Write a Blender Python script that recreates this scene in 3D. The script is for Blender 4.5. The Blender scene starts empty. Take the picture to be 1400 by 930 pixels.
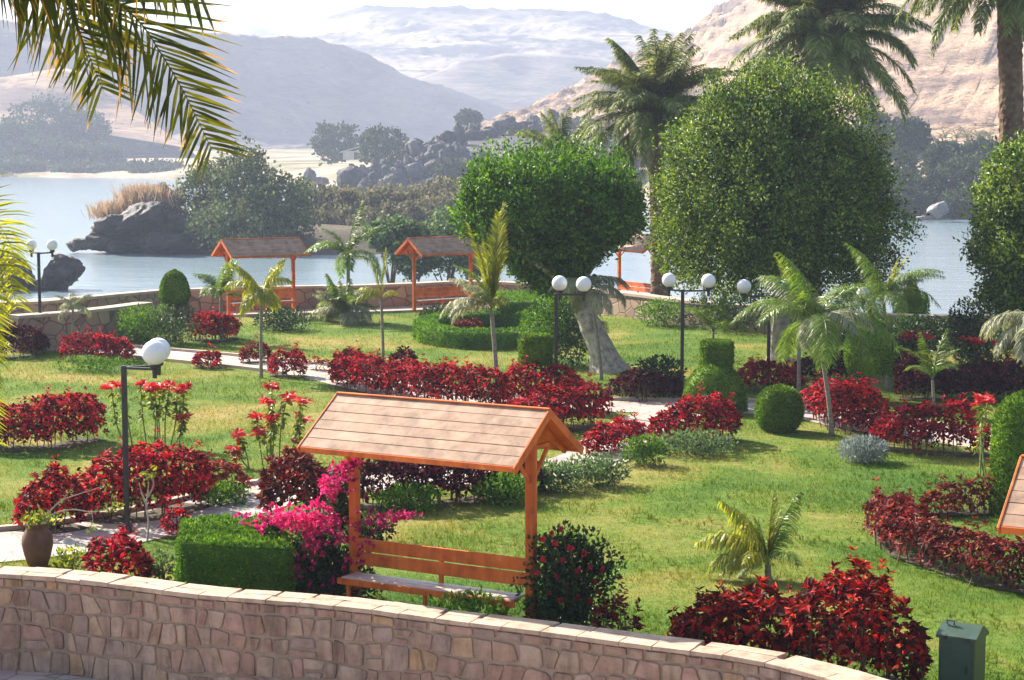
import bpy, math, random
import numpy as np
from mathutils import Vector, Matrix

rng = np.random.default_rng(7)
random.seed(7)
S = bpy.context.scene
COL = S.collection
R = math.radians

# ------------------------------------------------------------------ camera, sky, sun, exposure
EYE, FPX, PCX, PCY, PYH = 6.3, 2600.0, 700.0, 465.0, 200.0
PITCH = math.atan((PCY - PYH) / FPX)
cam_d = bpy.data.cameras.new('camera')
cam = bpy.data.objects.new('camera', cam_d); COL.objects.link(cam)
cam.location = (0, 0, EYE); cam.rotation_euler = (R(90) - PITCH, 0, 0)
cam_d.sensor_fit = 'HORIZONTAL'; cam_d.sensor_width = 36.0; cam_d.lens = 36.0 * FPX / 1400.0
cam_d.clip_start = 0.1; cam_d.clip_end = 12000
S.camera = cam

SUN_EL, SUN_AZ = 34.0, -45.0            # azimuth measured from the view direction (+y), negative = to the left
SKY_STR, SUN_STR, EXPO = 0.068, 5.1, 1.78
HAZE_DENS = 0.00046
wd = bpy.data.worlds.new('World'); S.world = wd; wd.use_nodes = True
wn = wd.node_tree.nodes; wl = wd.node_tree.links
sky = wn.new('ShaderNodeTexSky'); sky.sky_type = 'NISHITA'; sky.sun_disc = False
sky.sun_elevation = R(SUN_EL); sky.sun_rotation = R(SUN_AZ)
sky.air_density = 1.0; sky.dust_density = 2.0; sky.ozone_density = 1.5
wl.new(sky.outputs[0], wn['Background'].inputs[0]); wn['Background'].inputs[1].default_value = SKY_STR
sl = bpy.data.lights.new('sun', 'SUN'); sl.energy = SUN_STR; sl.angle = R(0.5); sl.color = (1.0, 0.91, 0.77)
so = bpy.data.objects.new('sun', sl); COL.objects.link(so)
sd = Vector((math.sin(R(SUN_AZ)) * math.cos(R(SUN_EL)), math.cos(R(SUN_AZ)) * math.cos(R(SUN_EL)), math.sin(R(SUN_EL))))
so.rotation_euler = sd.to_track_quat('Z', 'Y').to_euler(); so.location = (-40, 40, 60)
S.view_settings.view_transform = 'Standard'; S.view_settings.look = 'None'
S.view_settings.exposure = EXPO; S.view_settings.gamma = 1.0; S.view_settings.use_curve_mapping = False
S.render.engine = 'CYCLES'
cy = S.cycles
cy.use_denoising = True
cy.max_bounces = 6; cy.diffuse_bounces = 3; cy.glossy_bounces = 2; cy.transmission_bounces = 3
cy.transparent_max_bounces = 4; cy.volume_bounces = 0; cy.sample_clamp_indirect = 6.0
cy.caustics_reflective = False; cy.caustics_refractive = False

# ------------------------------------------------------------------ where things stand
_cp, _sp = math.cos(PITCH), math.sin(PITCH)
def ray(px, py):
    u = (PCY - py) / FPX
    return np.array([(px - PCX) / FPX, _cp + u * _sp, -_sp + u * _cp])
def gp(px, py, z=0.0):                   # point of the level z
    d = ray(px, py); t = (z - EYE) / d[2]
    return np.array([d[0] * t, d[1] * t, z])
def pw(px, py, y):                       # point at the distance y
    d = ray(px, py); t = y / d[1]
    return np.array([d[0] * t, y, EYE + d[2] * t])
def topz(px, py, y): return float(pw(px, py, y)[2])

# ------------------------------------------------------------------ mesh helpers
class MB:
    def __init__(s): s.V = []; s.F = []; s.n = 0; s.T = []
    def add(s, v, f, t=None):
        v = np.asarray(v, float).reshape(-1, 3); f = np.asarray(f, int)
        if len(v) == 0: return s
        s.V.append(v); s.F.append(f + s.n); s.n += len(v)
        s.T.append(np.zeros(len(v)) if t is None else np.asarray(t, float))
        return s
    def mesh(s, name, mat, smooth=False, use_t=False):
        me = bpy.data.meshes.new(name)
        V = np.concatenate(s.V); me.vertices.add(len(V)); me.vertices.foreach_set('co', V.ravel())
        loops = np.concatenate([f.ravel() for f in s.F]); sizes = np.concatenate([np.full(len(f), f.shape[1]) for f in s.F])
        me.loops.add(len(loops)); me.loops.foreach_set('vertex_index', loops.astype(np.int32))
        me.polygons.add(len(sizes)); st = np.concatenate([[0], np.cumsum(sizes)[:-1]])
        me.polygons.foreach_set('loop_start', st.astype(np.int32)); me.polygons.foreach_set('loop_total', sizes.astype(np.int32))
        me.polygons.foreach_set('use_smooth', np.full(len(sizes), bool(smooth)))
        if use_t:
            a = me.attributes.new('along', 'FLOAT', 'POINT'); a.data.foreach_set('value', np.concatenate(s.T).astype(np.float32))
        me.update(calc_edges=True); me.validate()
        me.materials.append(mat)
        return me
    def build(s, name, mat, parent=None, smooth=False, use_t=False, loc=None):
        o = bpy.data.objects.new(name, s.mesh(name, mat, smooth, use_t)); COL.objects.link(o)
        if parent is not None: o.parent = parent
        if loc is not None: o.location = loc
        return o

def tag(o, label, cat, group=None, kind=None):
    o['label'] = label; o['category'] = cat
    if group: o['group'] = group
    if kind: o['kind'] = kind
    return o
def struct(o, kind='structure'): o['kind'] = kind; return o
def thing(name, label, cat, loc, rz=0.0, group=None):
    o = bpy.data.objects.new(name, None); COL.objects.link(o); o.empty_display_size = 0.2
    o.location = tuple(float(c) for c in loc); o.rotation_euler = (0, 0, rz)
    return tag(o, label, cat, group)
def inst(name, me, parent, loc=(0, 0, 0), rot=(0, 0, 0), sc=1.0):
    o = bpy.data.objects.new(name, me); COL.objects.link(o); o.parent = parent
    o.location = loc; o.rotation_euler = rot; o.scale = (sc, sc, sc) if np.isscalar(sc) else sc
    return o
def copy_tree(o, parent=None):
    c = o.copy(); COL.objects.link(c)
    if parent is not None: c.parent = parent
    for ch in list(o.children): copy_tree(ch, c)
    return c

def unit(v): return v / np.maximum(np.linalg.norm(v, axis=-1, keepdims=True), 1e-9)
def rdir(n): return unit(rng.normal(size=(n, 3)))
def box(mb, c, s, rz=0.0, M=None):
    c = np.asarray(c, float); s = np.asarray(s, float) / 2
    v = np.array([[x, y, z] for x in (-1, 1) for y in (-1, 1) for z in (-1, 1)]) * s
    if rz: v = v @ np.array([[math.cos(rz), math.sin(rz), 0], [-math.sin(rz), math.cos(rz), 0], [0, 0, 1]])
    if M is not None: v = v @ np.asarray(M).T
    mb.add(v + c, [[0, 1, 3, 2], [4, 6, 7, 5], [0, 4, 5, 1], [2, 3, 7, 6], [0, 2, 6, 4], [1, 5, 7, 3]])
    return mb
def bbox(mb, c, s, rz=0.0, M=None, b=0.006):            # box with chamfered edges
    c = np.asarray(c, float); h = np.asarray(s, float) / 2; b = min(b, h.min() * .45)
    vs = []; idx = {}
    for ax in range(3):
        for sx in (-1, 1):
            for sy in (-1, 1):
                for sz in (-1, 1):
                    q = np.array([sx, sy, sz]) * (h - b); q[ax] += (sx, sy, sz)[ax] * b
                    idx[(ax, sx, sy, sz)] = len(vs); vs.append(q)
    F4 = []; F3 = []
    g = lambda ax, *k: idx[(ax,) + k]
    for ax in range(3):
        for sg in (-1, 1):
            o = [i for i in range(3) if i != ax]; L = []
            for a, d in ((-1, -1), (1, -1), (1, 1), (-1, 1)):
                k = [0, 0, 0]; k[ax] = sg; k[o[0]] = a; k[o[1]] = d; L.append(g(ax, *k))
            F4.append(L)
    for ax in range(3):
        o = [i for i in range(3) if i != ax]
        for a in (-1, 1):
            for d in (-1, 1):
                k1 = [0, 0, 0]; k2 = [0, 0, 0]
                k1[o[0]] = k2[o[0]] = a; k1[o[1]] = k2[o[1]] = d; k1[ax] = -1; k2[ax] = 1
                F4.append([g(o[0], *k1), g(o[0], *k2), g(o[1], *k2), g(o[1], *k1)])
    for a in (-1, 1):
        for d in (-1, 1):
            for e in (-1, 1): F3.append([g(0, a, d, e), g(1, a, d, e), g(2, a, d, e)])
    v = np.array(vs)
    if rz: v = v @ np.array([[math.cos(rz), math.sin(rz), 0], [-math.sin(rz), math.cos(rz), 0], [0, 0, 1]])
    if M is not None: v = v @ np.asarray(M).T
    n0 = mb.n
    mb.add(v + c, F4); mb.F.append(np.array(F3) + n0)
    return mb
def frames(P):
    P = np.asarray(P, float); T = unit(np.gradient(P, axis=0))
    up = np.where(np.abs(T[:, 2:3]) > .95, np.array([[1., 0, 0]]), np.array([[0., 0, 1]]))
    A = unit(np.cross(T, up)); B = np.cross(A, T)
    return T, A, B
def tube(mb, P, r, k=6, cap=True):
    P = np.asarray(P, float); n = len(P); r = np.broadcast_to(np.asarray(r, float), (n,))
    T, A, B = frames(P)
    # keep the frame from flipping
    for i in range(1, n):
        a = A[i - 1] - T[i] * np.dot(A[i - 1], T[i]); A[i] = a / max(np.linalg.norm(a), 1e-9); B[i] = np.cross(A[i], T[i])
    th = np.linspace(0, 2 * np.pi, k, endpoint=False)
    V = P[:, None] + r[:, None, None] * (np.cos(th)[None, :, None] * A[:, None] + np.sin(th)[None, :, None] * B[:, None])
    i = np.arange(n - 1)[:, None] * k; j = np.arange(k)[None]; j2 = (j + 1) % k
    F = np.stack([i + j, i + j2, i + k + j2, i + k + j], -1).reshape(-1, 4)
    n0 = mb.n; mb.add(V.reshape(-1, 3), F)
    if cap: mb.F.append(np.array([[n0 + (n - 1) * k + q for q in range(k)]])); mb.F.append(np.array([[n0 + q for q in range(k)][::-1]]))
    return mb
def lathe(mb, prof, k=20, c=(0, 0, 0), fn=None, capb=True, capt=True):
    prof = np.asarray(prof, float); n = len(prof); th = np.linspace(0, 2 * np.pi, k, endpoint=False)
    V = np.stack([prof[:, 0:1] * np.cos(th), prof[:, 0:1] * np.sin(th), np.repeat(prof[:, 1:2], k, 1)], -1).reshape(-1, 3)
    if fn is not None: V = fn(V)
    i = np.arange(n - 1)[:, None] * k; j = np.arange(k)[None]; j2 = (j + 1) % k
    F = np.stack([i + j, i + j2, i + k + j2, i + k + j], -1).reshape(-1, 4)
    n0 = mb.n; mb.add(V + np.asarray(c, float), F)
    if capt: mb.F.append(np.array([[n0 + (n - 1) * k + q for q in range(k)]]))
    if capb: mb.F.append(np.array([[n0 + q for q in range(k)][::-1]]))
    return mb
def sphere(mb, c, r, k=20, n=12, fn=None):
    a = np.linspace(-np.pi / 2, np.pi / 2, n + 1)[1:-1]; th = np.linspace(0, 2 * np.pi, k, endpoint=False)
    V = np.stack([np.cos(a)[:, None] * np.cos(th), np.cos(a)[:, None] * np.sin(th), np.repeat(np.sin(a)[:, None], k, 1)], -1).reshape(-1, 3)
    V = np.concatenate([V, [[0, 0, -1], [0, 0, 1]]])
    if fn is not None: V = fn(V)
    V = V * np.asarray(r, float) + np.asarray(c, float); m = len(a)
    i = np.arange(m - 1)[:, None] * k; j = np.arange(k)[None]; j2 = (j + 1) % k
    F = np.stack([i + j, i + j2, i + k + j2, i + k + j], -1).reshape(-1, 4)
    n0 = mb.n; mb.add(V, F); j = np.arange(k); j2 = (j + 1) % k
    mb.F.append(np.stack([np.full(k, m * k), j2, j], -1) + n0)
    mb.F.append(np.stack([np.full(k, m * k + 1), (m - 1) * k + j, (m - 1) * k + j2], -1) + n0)
    return mb
def fbm(P, sc, seed=0, octv=4, gain=.5):
    P = np.asarray(P, float); g = np.random.default_rng(seed); out = np.zeros(len(P)); amp = 1.0; f = 1.0 / sc; tot = 0
    for o in range(octv):
        acc = np.zeros(len(P))
        for _ in range(5):
            d = g.normal(size=3); d /= np.linalg.norm(d); ph = g.uniform(0, 6.28)
            acc += np.sin((P @ d) * f * 6.28 * g.uniform(.6, 1.4) + ph + 1.3 * np.sin((P @ np.roll(d, 1)) * f * 4 + ph))
        out += amp * acc / 5; tot += amp; amp *= gain; f *= 2.1
    return out / tot
def resample(P, step=None, n=None):
    P = np.asarray(P, float); d = np.concatenate([[0], np.cumsum(np.linalg.norm(np.diff(P, axis=0), axis=1))])
    if n is None: n = max(2, int(d[-1] / step) + 1)
    s = np.linspace(0, d[-1], n)
    return np.stack([np.interp(s, d, P[:, i]) for i in range(P.shape[1])], 1)
def spline(P, m=8):
    P = np.asarray(P, float); Q = np.concatenate([[2 * P[0] - P[1]], P, [2 * P[-1] - P[-2]]]); out = []
    for i in range(len(P) - 1):
        a, b, c, d = Q[i:i + 4]; t = np.linspace(0, 1, m, endpoint=False)[:, None]
        out.append(.5 * (2 * b + (c - a) * t + (2 * a - 5 * b + 4 * c - d) * t ** 2 + (3 * b - a - 3 * c + d) * t ** 3))
    return np.concatenate(out + [P[-1:]])

def leaves(mb, P, D, N, L, W, fold=.12):
    n = len(P); L = np.broadcast_to(L, (n,))[:, None]; W = np.broadcast_to(W, (n,))[:, None]
    D = unit(D); Sd = unit(np.cross(D, N)); N = np.cross(Sd, D)
    m = P + D * L * .45 + N * L * fold
    V = np.stack([P, m + Sd * W * .5, P + D * L, m - Sd * W * .5], 1).reshape(-1, 3)
    mb.add(V, np.arange(4 * n).reshape(n, 4))
def rosettes(mb, T, D, k, L, W, e0=45, e1=105, jit=.25):
    T = np.repeat(T, k, 0); D = np.repeat(unit(D), k, 0); n = len(T)
    rad = rdir(n); rad = unit(rad - D * (rad * D).sum(1, keepdims=True))
    e = np.radians(rng.uniform(e0, e1, n))[:, None]
    d = D * np.cos(e) + rad * np.sin(e); nn = D * np.sin(e) - rad * np.cos(e) + rdir(n) * jit
    l = L * rng.uniform(.65, 1.25, n)
    leaves(mb, T + rdir(n) * L * .15, d, nn, l, l * (W / L))

# ------------------------------------------------------------------ materials
def newmat(name):
    m = bpy.data.materials.new(name); m.use_nodes = True; n = m.node_tree.nodes; n.clear()
    out = n.new('ShaderNodeOutputMaterial'); return m, n, m.node_tree.links, out
def ramp(n, stops):
    r = n.new('ShaderNodeValToRGB'); e = r.color_ramp.elements
    while len(e) < len(stops): e.new(.5)
    for el, (p, c) in zip(e, stops): el.position = p; el.color = (*c, 1)
    return r
def noise(n, l, scale, det=4, rough=.55, vec=None, dist=0.0):
    t = n.new('ShaderNodeTexNoise'); t.inputs['Scale'].default_value = scale; t.inputs['Detail'].default_value = det
    t.inputs['Roughness'].default_value = rough; t.inputs['Distortion'].default_value = dist
    if vec is not None: l.new(vec, t.inputs['Vector'])
    return t
def objco(n, l, scale=(1, 1, 1)):
    g = n.new('ShaderNodeNewGeometry'); mp = n.new('ShaderNodeMapping'); mp.inputs['Scale'].default_value = scale
    l.new(g.outputs['Position'], mp.inputs['Vector']); return mp.outputs[0]
def mixc(n, l, a, b, fac, mode='MIX'):
    m = n.new('ShaderNodeMix'); m.data_type = 'RGBA'; m.blend_type = mode
    for s, v in ((0, fac), (6, a), (7, b)):
        if isinstance(v, (int, float)): m.inputs[s].default_value = v
        elif isinstance(v, tuple): m.inputs[s].default_value = (*v, 1)
        else: l.new(v, m.inputs[s])
    return m.outputs[2]
def leafmat(name, stops, trans=.4, tint=(1.25, 1.25, .6), rough=.45, spec=.35, tips=None):
    m, n, l, out = newmat(name)
    g = n.new('ShaderNodeNewGeometry'); r = ramp(n, stops); l.new(g.outputs['Random Per Island'], r.inputs[0])
    col = r.outputs[0]
    nz = noise(n, l, 1.3, 2, .5, g.outputs['Position'])
    rr = ramp(n, [(.3, (.6, .62, .6)), (.7, (1.32, 1.28, 1.2))]); l.new(nz.outputs[0], rr.inputs[0])
    col = mixc(n, l, col, rr.outputs[0], 1.0, 'MULTIPLY')
    if tips:
        at = n.new('ShaderNodeAttribute'); at.attribute_name = 'along'
        th = n.new('ShaderNodeMath'); th.operation = 'MULTIPLY_ADD'; l.new(g.outputs['Random Per Island'], th.inputs[0]); th.inputs[1].default_value = -tips[1]
        l.new(at.outputs['Fac'], th.inputs[2])
        mr = n.new('ShaderNodeMapRange'); l.new(th.outputs[0], mr.inputs[0]); mr.inputs[1].default_value = tips[2]; mr.inputs[2].default_value = tips[2] + .12
        col = mixc(n, l, col, tips[0], mr.outputs[0])
    p = n.new('ShaderNodeBsdfPrincipled'); l.new(col, p.inputs['Base Color']); p.inputs['Roughness'].default_value = rough
    p.inputs['Specular IOR Level'].default_value = spec
    t = n.new('ShaderNodeBsdfTranslucent'); tc = mixc(n, l, col, tint, 1.0, 'MULTIPLY'); l.new(tc, t.inputs[0])
    mx = n.new('ShaderNodeMixShader'); mx.inputs[0].default_value = trans
    l.new(p.outputs[0], mx.inputs[1]); l.new(t.outputs[0], mx.inputs[2]); l.new(mx.outputs[0], out.inputs[0])
    return m
def surf(name, stops, scale=2.0, rough=.85, bump=.3, bscale=None, det=6, vscale=(1, 1, 1), spec=.3, metal=0.0, island=None, coat=0, dist=0.01, stain=0.0):
    m, n, l, out = newmat(name); co = objco(n, l, vscale)
    nz = noise(n, l, scale, det, .6, co); r = ramp(n, stops); l.new(nz.outputs[0], r.inputs[0]); col = r.outputs[0]
    if island:
        g = n.new('ShaderNodeNewGeometry'); ri = ramp(n, island); l.new(g.outputs['Random Per Island'], ri.inputs[0])
        col = mixc(n, l, ri.outputs[0], col, 1.0, 'MULTIPLY')
    if stain:
        sv = objco(n, l, (2.2, 2.2, .35)); sn = noise(n, l, 1.6, 6, .65, sv, .3); sr = ramp(n, [(.36, (1 - stain,) * 3), (.52, (1, 1, 1)), (.7, (1 + stain * .25,) * 3)]); l.new(sn.outputs[0], sr.inputs[0]); col = mixc(n, l, col, sr.outputs[0], 1.0, 'MULTIPLY')
    p = n.new('ShaderNodeBsdfPrincipled'); l.new(col, p.inputs['Base Color']); p.inputs['Roughness'].default_value = rough
    p.inputs['Specular IOR Level'].default_value = spec; p.inputs['Metallic'].default_value = metal
    if bump:
        b = n.new('ShaderNodeBump'); b.inputs['Strength'].default_value = bump; b.inputs['Distance'].default_value = dist
        nb = noise(n, l, bscale or scale * 6, 5, .6, co); l.new(nb.outputs[0], b.inputs['Height']); l.new(b.outputs[0], p.inputs['Normal'])
    l.new(p.outputs[0], out.inputs[0]); return m

M = {}
G = leafmat
M['ficus'] = G('ficus_leaf', [(0, (.015, .04, .006)), (.4, (.07, .14, .016)), (.7, (.17, .27, .03)), (1, (.32, .40, .07))], .3, (1.3, 1.25, .5), .5, .3)
M['ficus_bright'] = G('bright_ficus_leaf', [(0, (.015, .055, .006)), (.45, (.06, .16, .008)), (.85, (.12, .26, .014)), (1, (.20, .33, .03))], .34, (1.3, 1.25, .4), .5, .25)
M['topiary'] = G('topiary_leaf', [(0, (.03, .09, .008)), (.5, (.10, .21, .018)), (1, (.22, .34, .04))], .30, (1.25, 1.2, .5), .6, .2)
M['hedge'] = G('hedge_leaf', [(0, (.03, .09, .010)), (.5, (.09, .21, .02)), (1, (.19, .34, .04))], .30, (1.25, 1.2, .5), .6, .2)
M['red'] = G('red_leaf', [(0, (.035, .06, .012)), (.05, (.03, .03, .010)), (.08, (.03, .003, .006)), (.32, (.09, .005, .010)), (.6, (.42, .011, .026)), (.88, (.66, .024, .05)), (1, (.70, .08, .10))], .34, (1.3, .5, .5), .6, .15)
M['redorange'] = G('scarlet_leaf', [(0, (.035, .06, .012)), (.05, (.03, .03, .008)), (.08, (.022, .003, .005)), (.42, (.09, .006, .008)), (.7, (.38, .012, .014)), (.92, (.60, .03, .022)), (1, (.58, .14, .05))], .3, (1.3, .6, .4), .65, .12)
M['bronze'] = G('bronze_leaf', [(0, (.035, .010, .010)), (.4, (.13, .015, .018)), (.75, (.32, .028, .03)), (1, (.30, .17, .07))], .3, (1.3, .7, .5), .6, .15)
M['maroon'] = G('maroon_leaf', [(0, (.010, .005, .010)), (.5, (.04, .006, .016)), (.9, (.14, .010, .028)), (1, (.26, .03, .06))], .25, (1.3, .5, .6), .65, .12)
M['bract'] = G('scarlet_bract', [(0, (.45, .015, .02)), (.6, (.65, .03, .04)), (1, (.75, .16, .12))], .4, (1.2, .7, .7), .5, .3)
M['magenta'] = G('magenta_bract', [(0, (.42, .008, .11)), (.6, (.62, .03, .22)), (1, (.72, .16, .36))], .4, (1.2, .7, .9), .6, .2)
M['rose'] = G('rose_petal', [(0, (.4, .012, .03)), (1, (.62, .05, .08))], .35, (1.2, .7, .7), .5, .3)
M['yellowgreen'] = G('yellow_green_leaf', [(0, (.08, .12, .015)), (.6, (.2, .26, .03)), (1, (.38, .36, .05))], .45, (1.2, 1.2, .5))
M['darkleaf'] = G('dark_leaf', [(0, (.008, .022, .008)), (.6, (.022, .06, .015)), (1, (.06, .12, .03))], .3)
M['silver'] = G('silver_leaf', [(0, (.12, .15, .14)), (.6, (.26, .3, .29)), (1, (.42, .46, .46))], .2, (1, 1, .95), .7, .2)
M['greygreen'] = G('grey_green_leaf', [(0, (.05, .095, .045)), (.6, (.11, .185, .085)), (1, (.2, .28, .14))], .35, (1.15, 1.15, .7), .6, .2)
M['scrub'] = G('scrub_leaf', [(0, (.09, .10, .055)), (.5, (.19, .19, .11)), (1, (.32, .28, .18))], .3, (1.1, 1.05, .8), .7, .15)
M['fartree'] = G('far_tree_leaf', [(0, (.02, .04, .022)), (.6, (.05, .08, .04)), (1, (.09, .12, .055))], .25, (1.1, 1.1, .7), .7, .15)
M['islandtree'] = G('island_tree_leaf', [(0, (.05, .075, .035)), (.6, (.11, .15, .065)), (1, (.19, .22, .10))], .3, (1.1, 1.1, .7), .7, .15)
M['reed'] = G('dry_reed', [(0, (.30, .20, .14)), (.6, (.46, .34, .25)), (1, (.58, .47, .37))], .35, (1.1, 1, .8), .8, .1)
M['grass'] = G('grass_blade', [(0, (.05, .10, .012)), (.45, (.10, .18, .018)), (.8, (.16, .24, .03)), (1, (.32, .28, .08))], .45, (1.2, 1.15, .5), .6, .2)
M['palm'] = G('date_palm_leaflet', [(0, (.07, .105, .03)), (.6, (.17, .215, .06)), (1, (.32, .34, .12))], .4, (1.2, 1.15, .6), .55, .3, ((.50, .32, .10), .5, .88))
M['palmfront'] = G('hanging_palm_leaflet', [(0, (.035, .045, .010)), (.6, (.075, .095, .014)), (1, (.18, .17, .02))], .4, (1.3, 1.2, .3), .5, .3, ((.60, .30, .03), .75, .60))
M['palmlight'] = G('garden_palm_leaflet', [(0, (.06, .12, .02)), (.6, (.13, .24, .03)), (1, (.28, .36, .06))], .45, (1.2, 1.15, .5), .4, .4, ((.45, .34, .12), .5, .9))
M['palmyellow'] = G('yellow_palm_leaflet', [(0, (.16, .2, .02)), (.6, (.3, .34, .03)), (1, (.5, .46, .06))], .5, (1.2, 1.15, .4), .4, .4, ((.5, .36, .1), .5, .9))
M['palmpale'] = G('pale_palm_leaflet', [(0, (.16, .19, .11)), (.6, (.3, .32, .2)), (1, (.46, .44, .3))], .35, (1.1, 1.1, .8), .5, .3, ((.45, .36, .22), .5, .88))
M['stem'] = surf('woody_stem', [(.3, (.08, .05, .03)), (.7, (.2, .13, .08))], 8, .9, .3)
M['greenstem'] = surf('green_stem', [(.3, (.1, .14, .03)), (.7, (.22, .26, .07))], 8, .7, .2)
M['bark'] = surf('tree_bark', [(.3, (.10, .08, .06)), (.7, (.24, .2, .16))], 6, .9, .6, 18, dist=.03)
M['whitebark'] = surf('whitewashed_bark', [(.3, (.22, .17, .13)), (.5, (.42, .36, .30)), (.7, (.58, .52, .46))], 7, .9, .9, 12, dist=.03)
M['palmbark'] = surf('palm_bark', [(.3, (.06, .035, .02)), (.5, (.15, .09, .055)), (.7, (.26, .16, .10))], 5, .95, .7, 16, dist=.04)
M['palmtrunk'] = surf('grey_palm_trunk', [(.3, (.16, .14, .11)), (.7, (.34, .3, .24))], 7, .85, .4, 25, vscale=(1, 1, 3))
M['crownshaft'] = surf('yellow_crownshaft', [(.3, (.28, .3, .06)), (.7, (.4, .4, .12))], 4, .5, .1)
M['topcore'] = M['topiary']
M['black'] = surf('black_lamp_metal', [(.3, (.012, .012, .013)), (.7, (.03, .03, .032))], 14, .4, .1, 60, spec=.5)
M['globe'] = surf('white_globe', [(.3, (.80, .80, .78)), (.7, (.86, .86, .84))], 3, .3, 0, spec=.5)
M['orange'] = surf('orange_paint', [(.28, (.38, .075, .016)), (.42, (.62, .135, .022)), (.6, (.68, .165, .03)), (.75, (.76, .26, .07))], 5, .65, .35, 30, spec=.25, stain=.3, vscale=(1, 1, 1))
M['roofwood'] = surf('weathered_roof_board', [(.25, (.34, .21, .14)), (.5, (.45, .295, .205)), (.75, (.54, .385, .28))], 4, .7, .3, 30, vscale=(1, 1, 2.5), spec=.2, stain=.3,
                     island=[(0, (.80, .78, .76)), (.5, (.95, .94, .93)), (1, (1.1, 1.08, 1.05))], dist=.003)
M['seatwood'] = surf('pale_seat_slat', [(.3, (.42, .34, .28)), (.7, (.62, .54, .47))], 8, .4, .2, 40, spec=.5)
M['mortar'] = surf('mortar', [(.3, (.27, .195, .145)), (.7, (.38, .285, .215))], 9, .95, .6, 40, dist=.01)
M['stone'] = surf('sandstone_block', [(.25, (.55, .5, .46)), (.5, (.9, .85, .8)), (.75, (1.1, 1.05, 1.0))], 5, .9, .9, 22, dist=.018, stain=.4,
                  island=[(0, (.37, .235, .185)), (.2, (.40, .29, .225)), (.4, (.46, .285, .235)), (.6, (.43, .32, .245)), (.75, (.47, .35, .28)), (.88, (.34, .255, .225)), (.94, (.48, .31, .17)), (1, (.46, .36, .29))])
M['coping'] = surf('sandstone_coping', [(.25, (.6, .55, .52)), (.5, (.95, .9, .86)), (.75, (1.1, 1.06, 1.02))], 6, .85, .7, 22, dist=.010, stain=.25,
                   island=[(0, (.47, .35, .27)), (.5, (.51, .39, .30)), (1, (.55, .42, .32))])
M['pot'] = surf('terracotta_pot', [(.3, (.10, .045, .03)), (.7, (.2, .095, .065))], 5, .7, .3, 30)
M['boxgreen'] = surf('green_cabinet_paint', [(.3, (.028, .062, .042)), (.7, (.05, .095, .068))], 5, .4, .15, 20, spec=.5)
M['rock'] = surf('dark_rock', [(.25, (.014, .012, .014)), (.5, (.036, .03, .03)), (.72, (.11, .09, .08))], .9, .7, .9, 3.5, dist=.25, spec=.45)
M['farrock'] = surf('grey_boulder', [(.25, (.018, .018, .022)), (.5, (.05, .047, .05)), (.74, (.24, .22, .20))], .35, .8, .8, 1.4, dist=.5)
M['palerock'] = surf('pale_boulder', [(.3, (.10, .10, .10)), (.7, (.34, .32, .30))], .5, .8, .6, 1.5, dist=.3)
M['soil'] = surf('bed_soil', [(.3, (.045, .035, .02)), (.7, (.11, .085, .05))], 3, .95, .8, 20, dist=.03)
M['plaster'] = surf('far_plaster', [(.3, (.5, .38, .28)), (.7, (.62, .5, .4))], .5, .9, 0)
M['capstone'] = surf('wall_cap', [(.3, (.34, .26, .2)), (.7, (.52, .42, .34))], 2, .9, .3, 12)

def mat_paving():
    m, n, l, out = newmat('path_paving'); co = objco(n, l)
    v = n.new('ShaderNodeTexVoronoi'); v.feature = 'DISTANCE_TO_EDGE'; v.inputs['Scale'].default_value = 2.2; l.new(co, v.inputs['Vector'])
    v2 = n.new('ShaderNodeTexVoronoi'); v2.inputs['Scale'].default_value = 2.2; l.new(co, v2.inputs['Vector'])
    nz = noise(n, l, .7, 5, .6, co); r = ramp(n, [(.3, (.29, .225, .19)), (.5, (.38, .31, .27)), (.7, (.45, .38, .33))]); l.new(nz.outputs[0], r.inputs[0])
    c2 = mixc(n, l, r.outputs[0], v2.outputs['Color'], .08)
    e = n.new('ShaderNodeMapRange'); l.new(v.outputs[0], e.inputs[0]); e.inputs[1].default_value = .0; e.inputs[2].default_value = .05
    c3 = mixc(n, l, (.2, .15, .11), c2, e.outputs[0])
    p = n.new('ShaderNodeBsdfPrincipled'); l.new(c3, p.inputs['Base Color']); p.inputs['Roughness'].default_value = .85
    b = n.new('ShaderNodeBump'); b.inputs['Strength'].default_value = .4; b.inputs['Distance'].default_value = .01; l.new(e.outputs[0], b.inputs['Height'])
    l.new(b.outputs[0], p.inputs['Normal']); l.new(p.outputs[0], out.inputs[0]); return m
M['paving'] = mat_paving()
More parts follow.
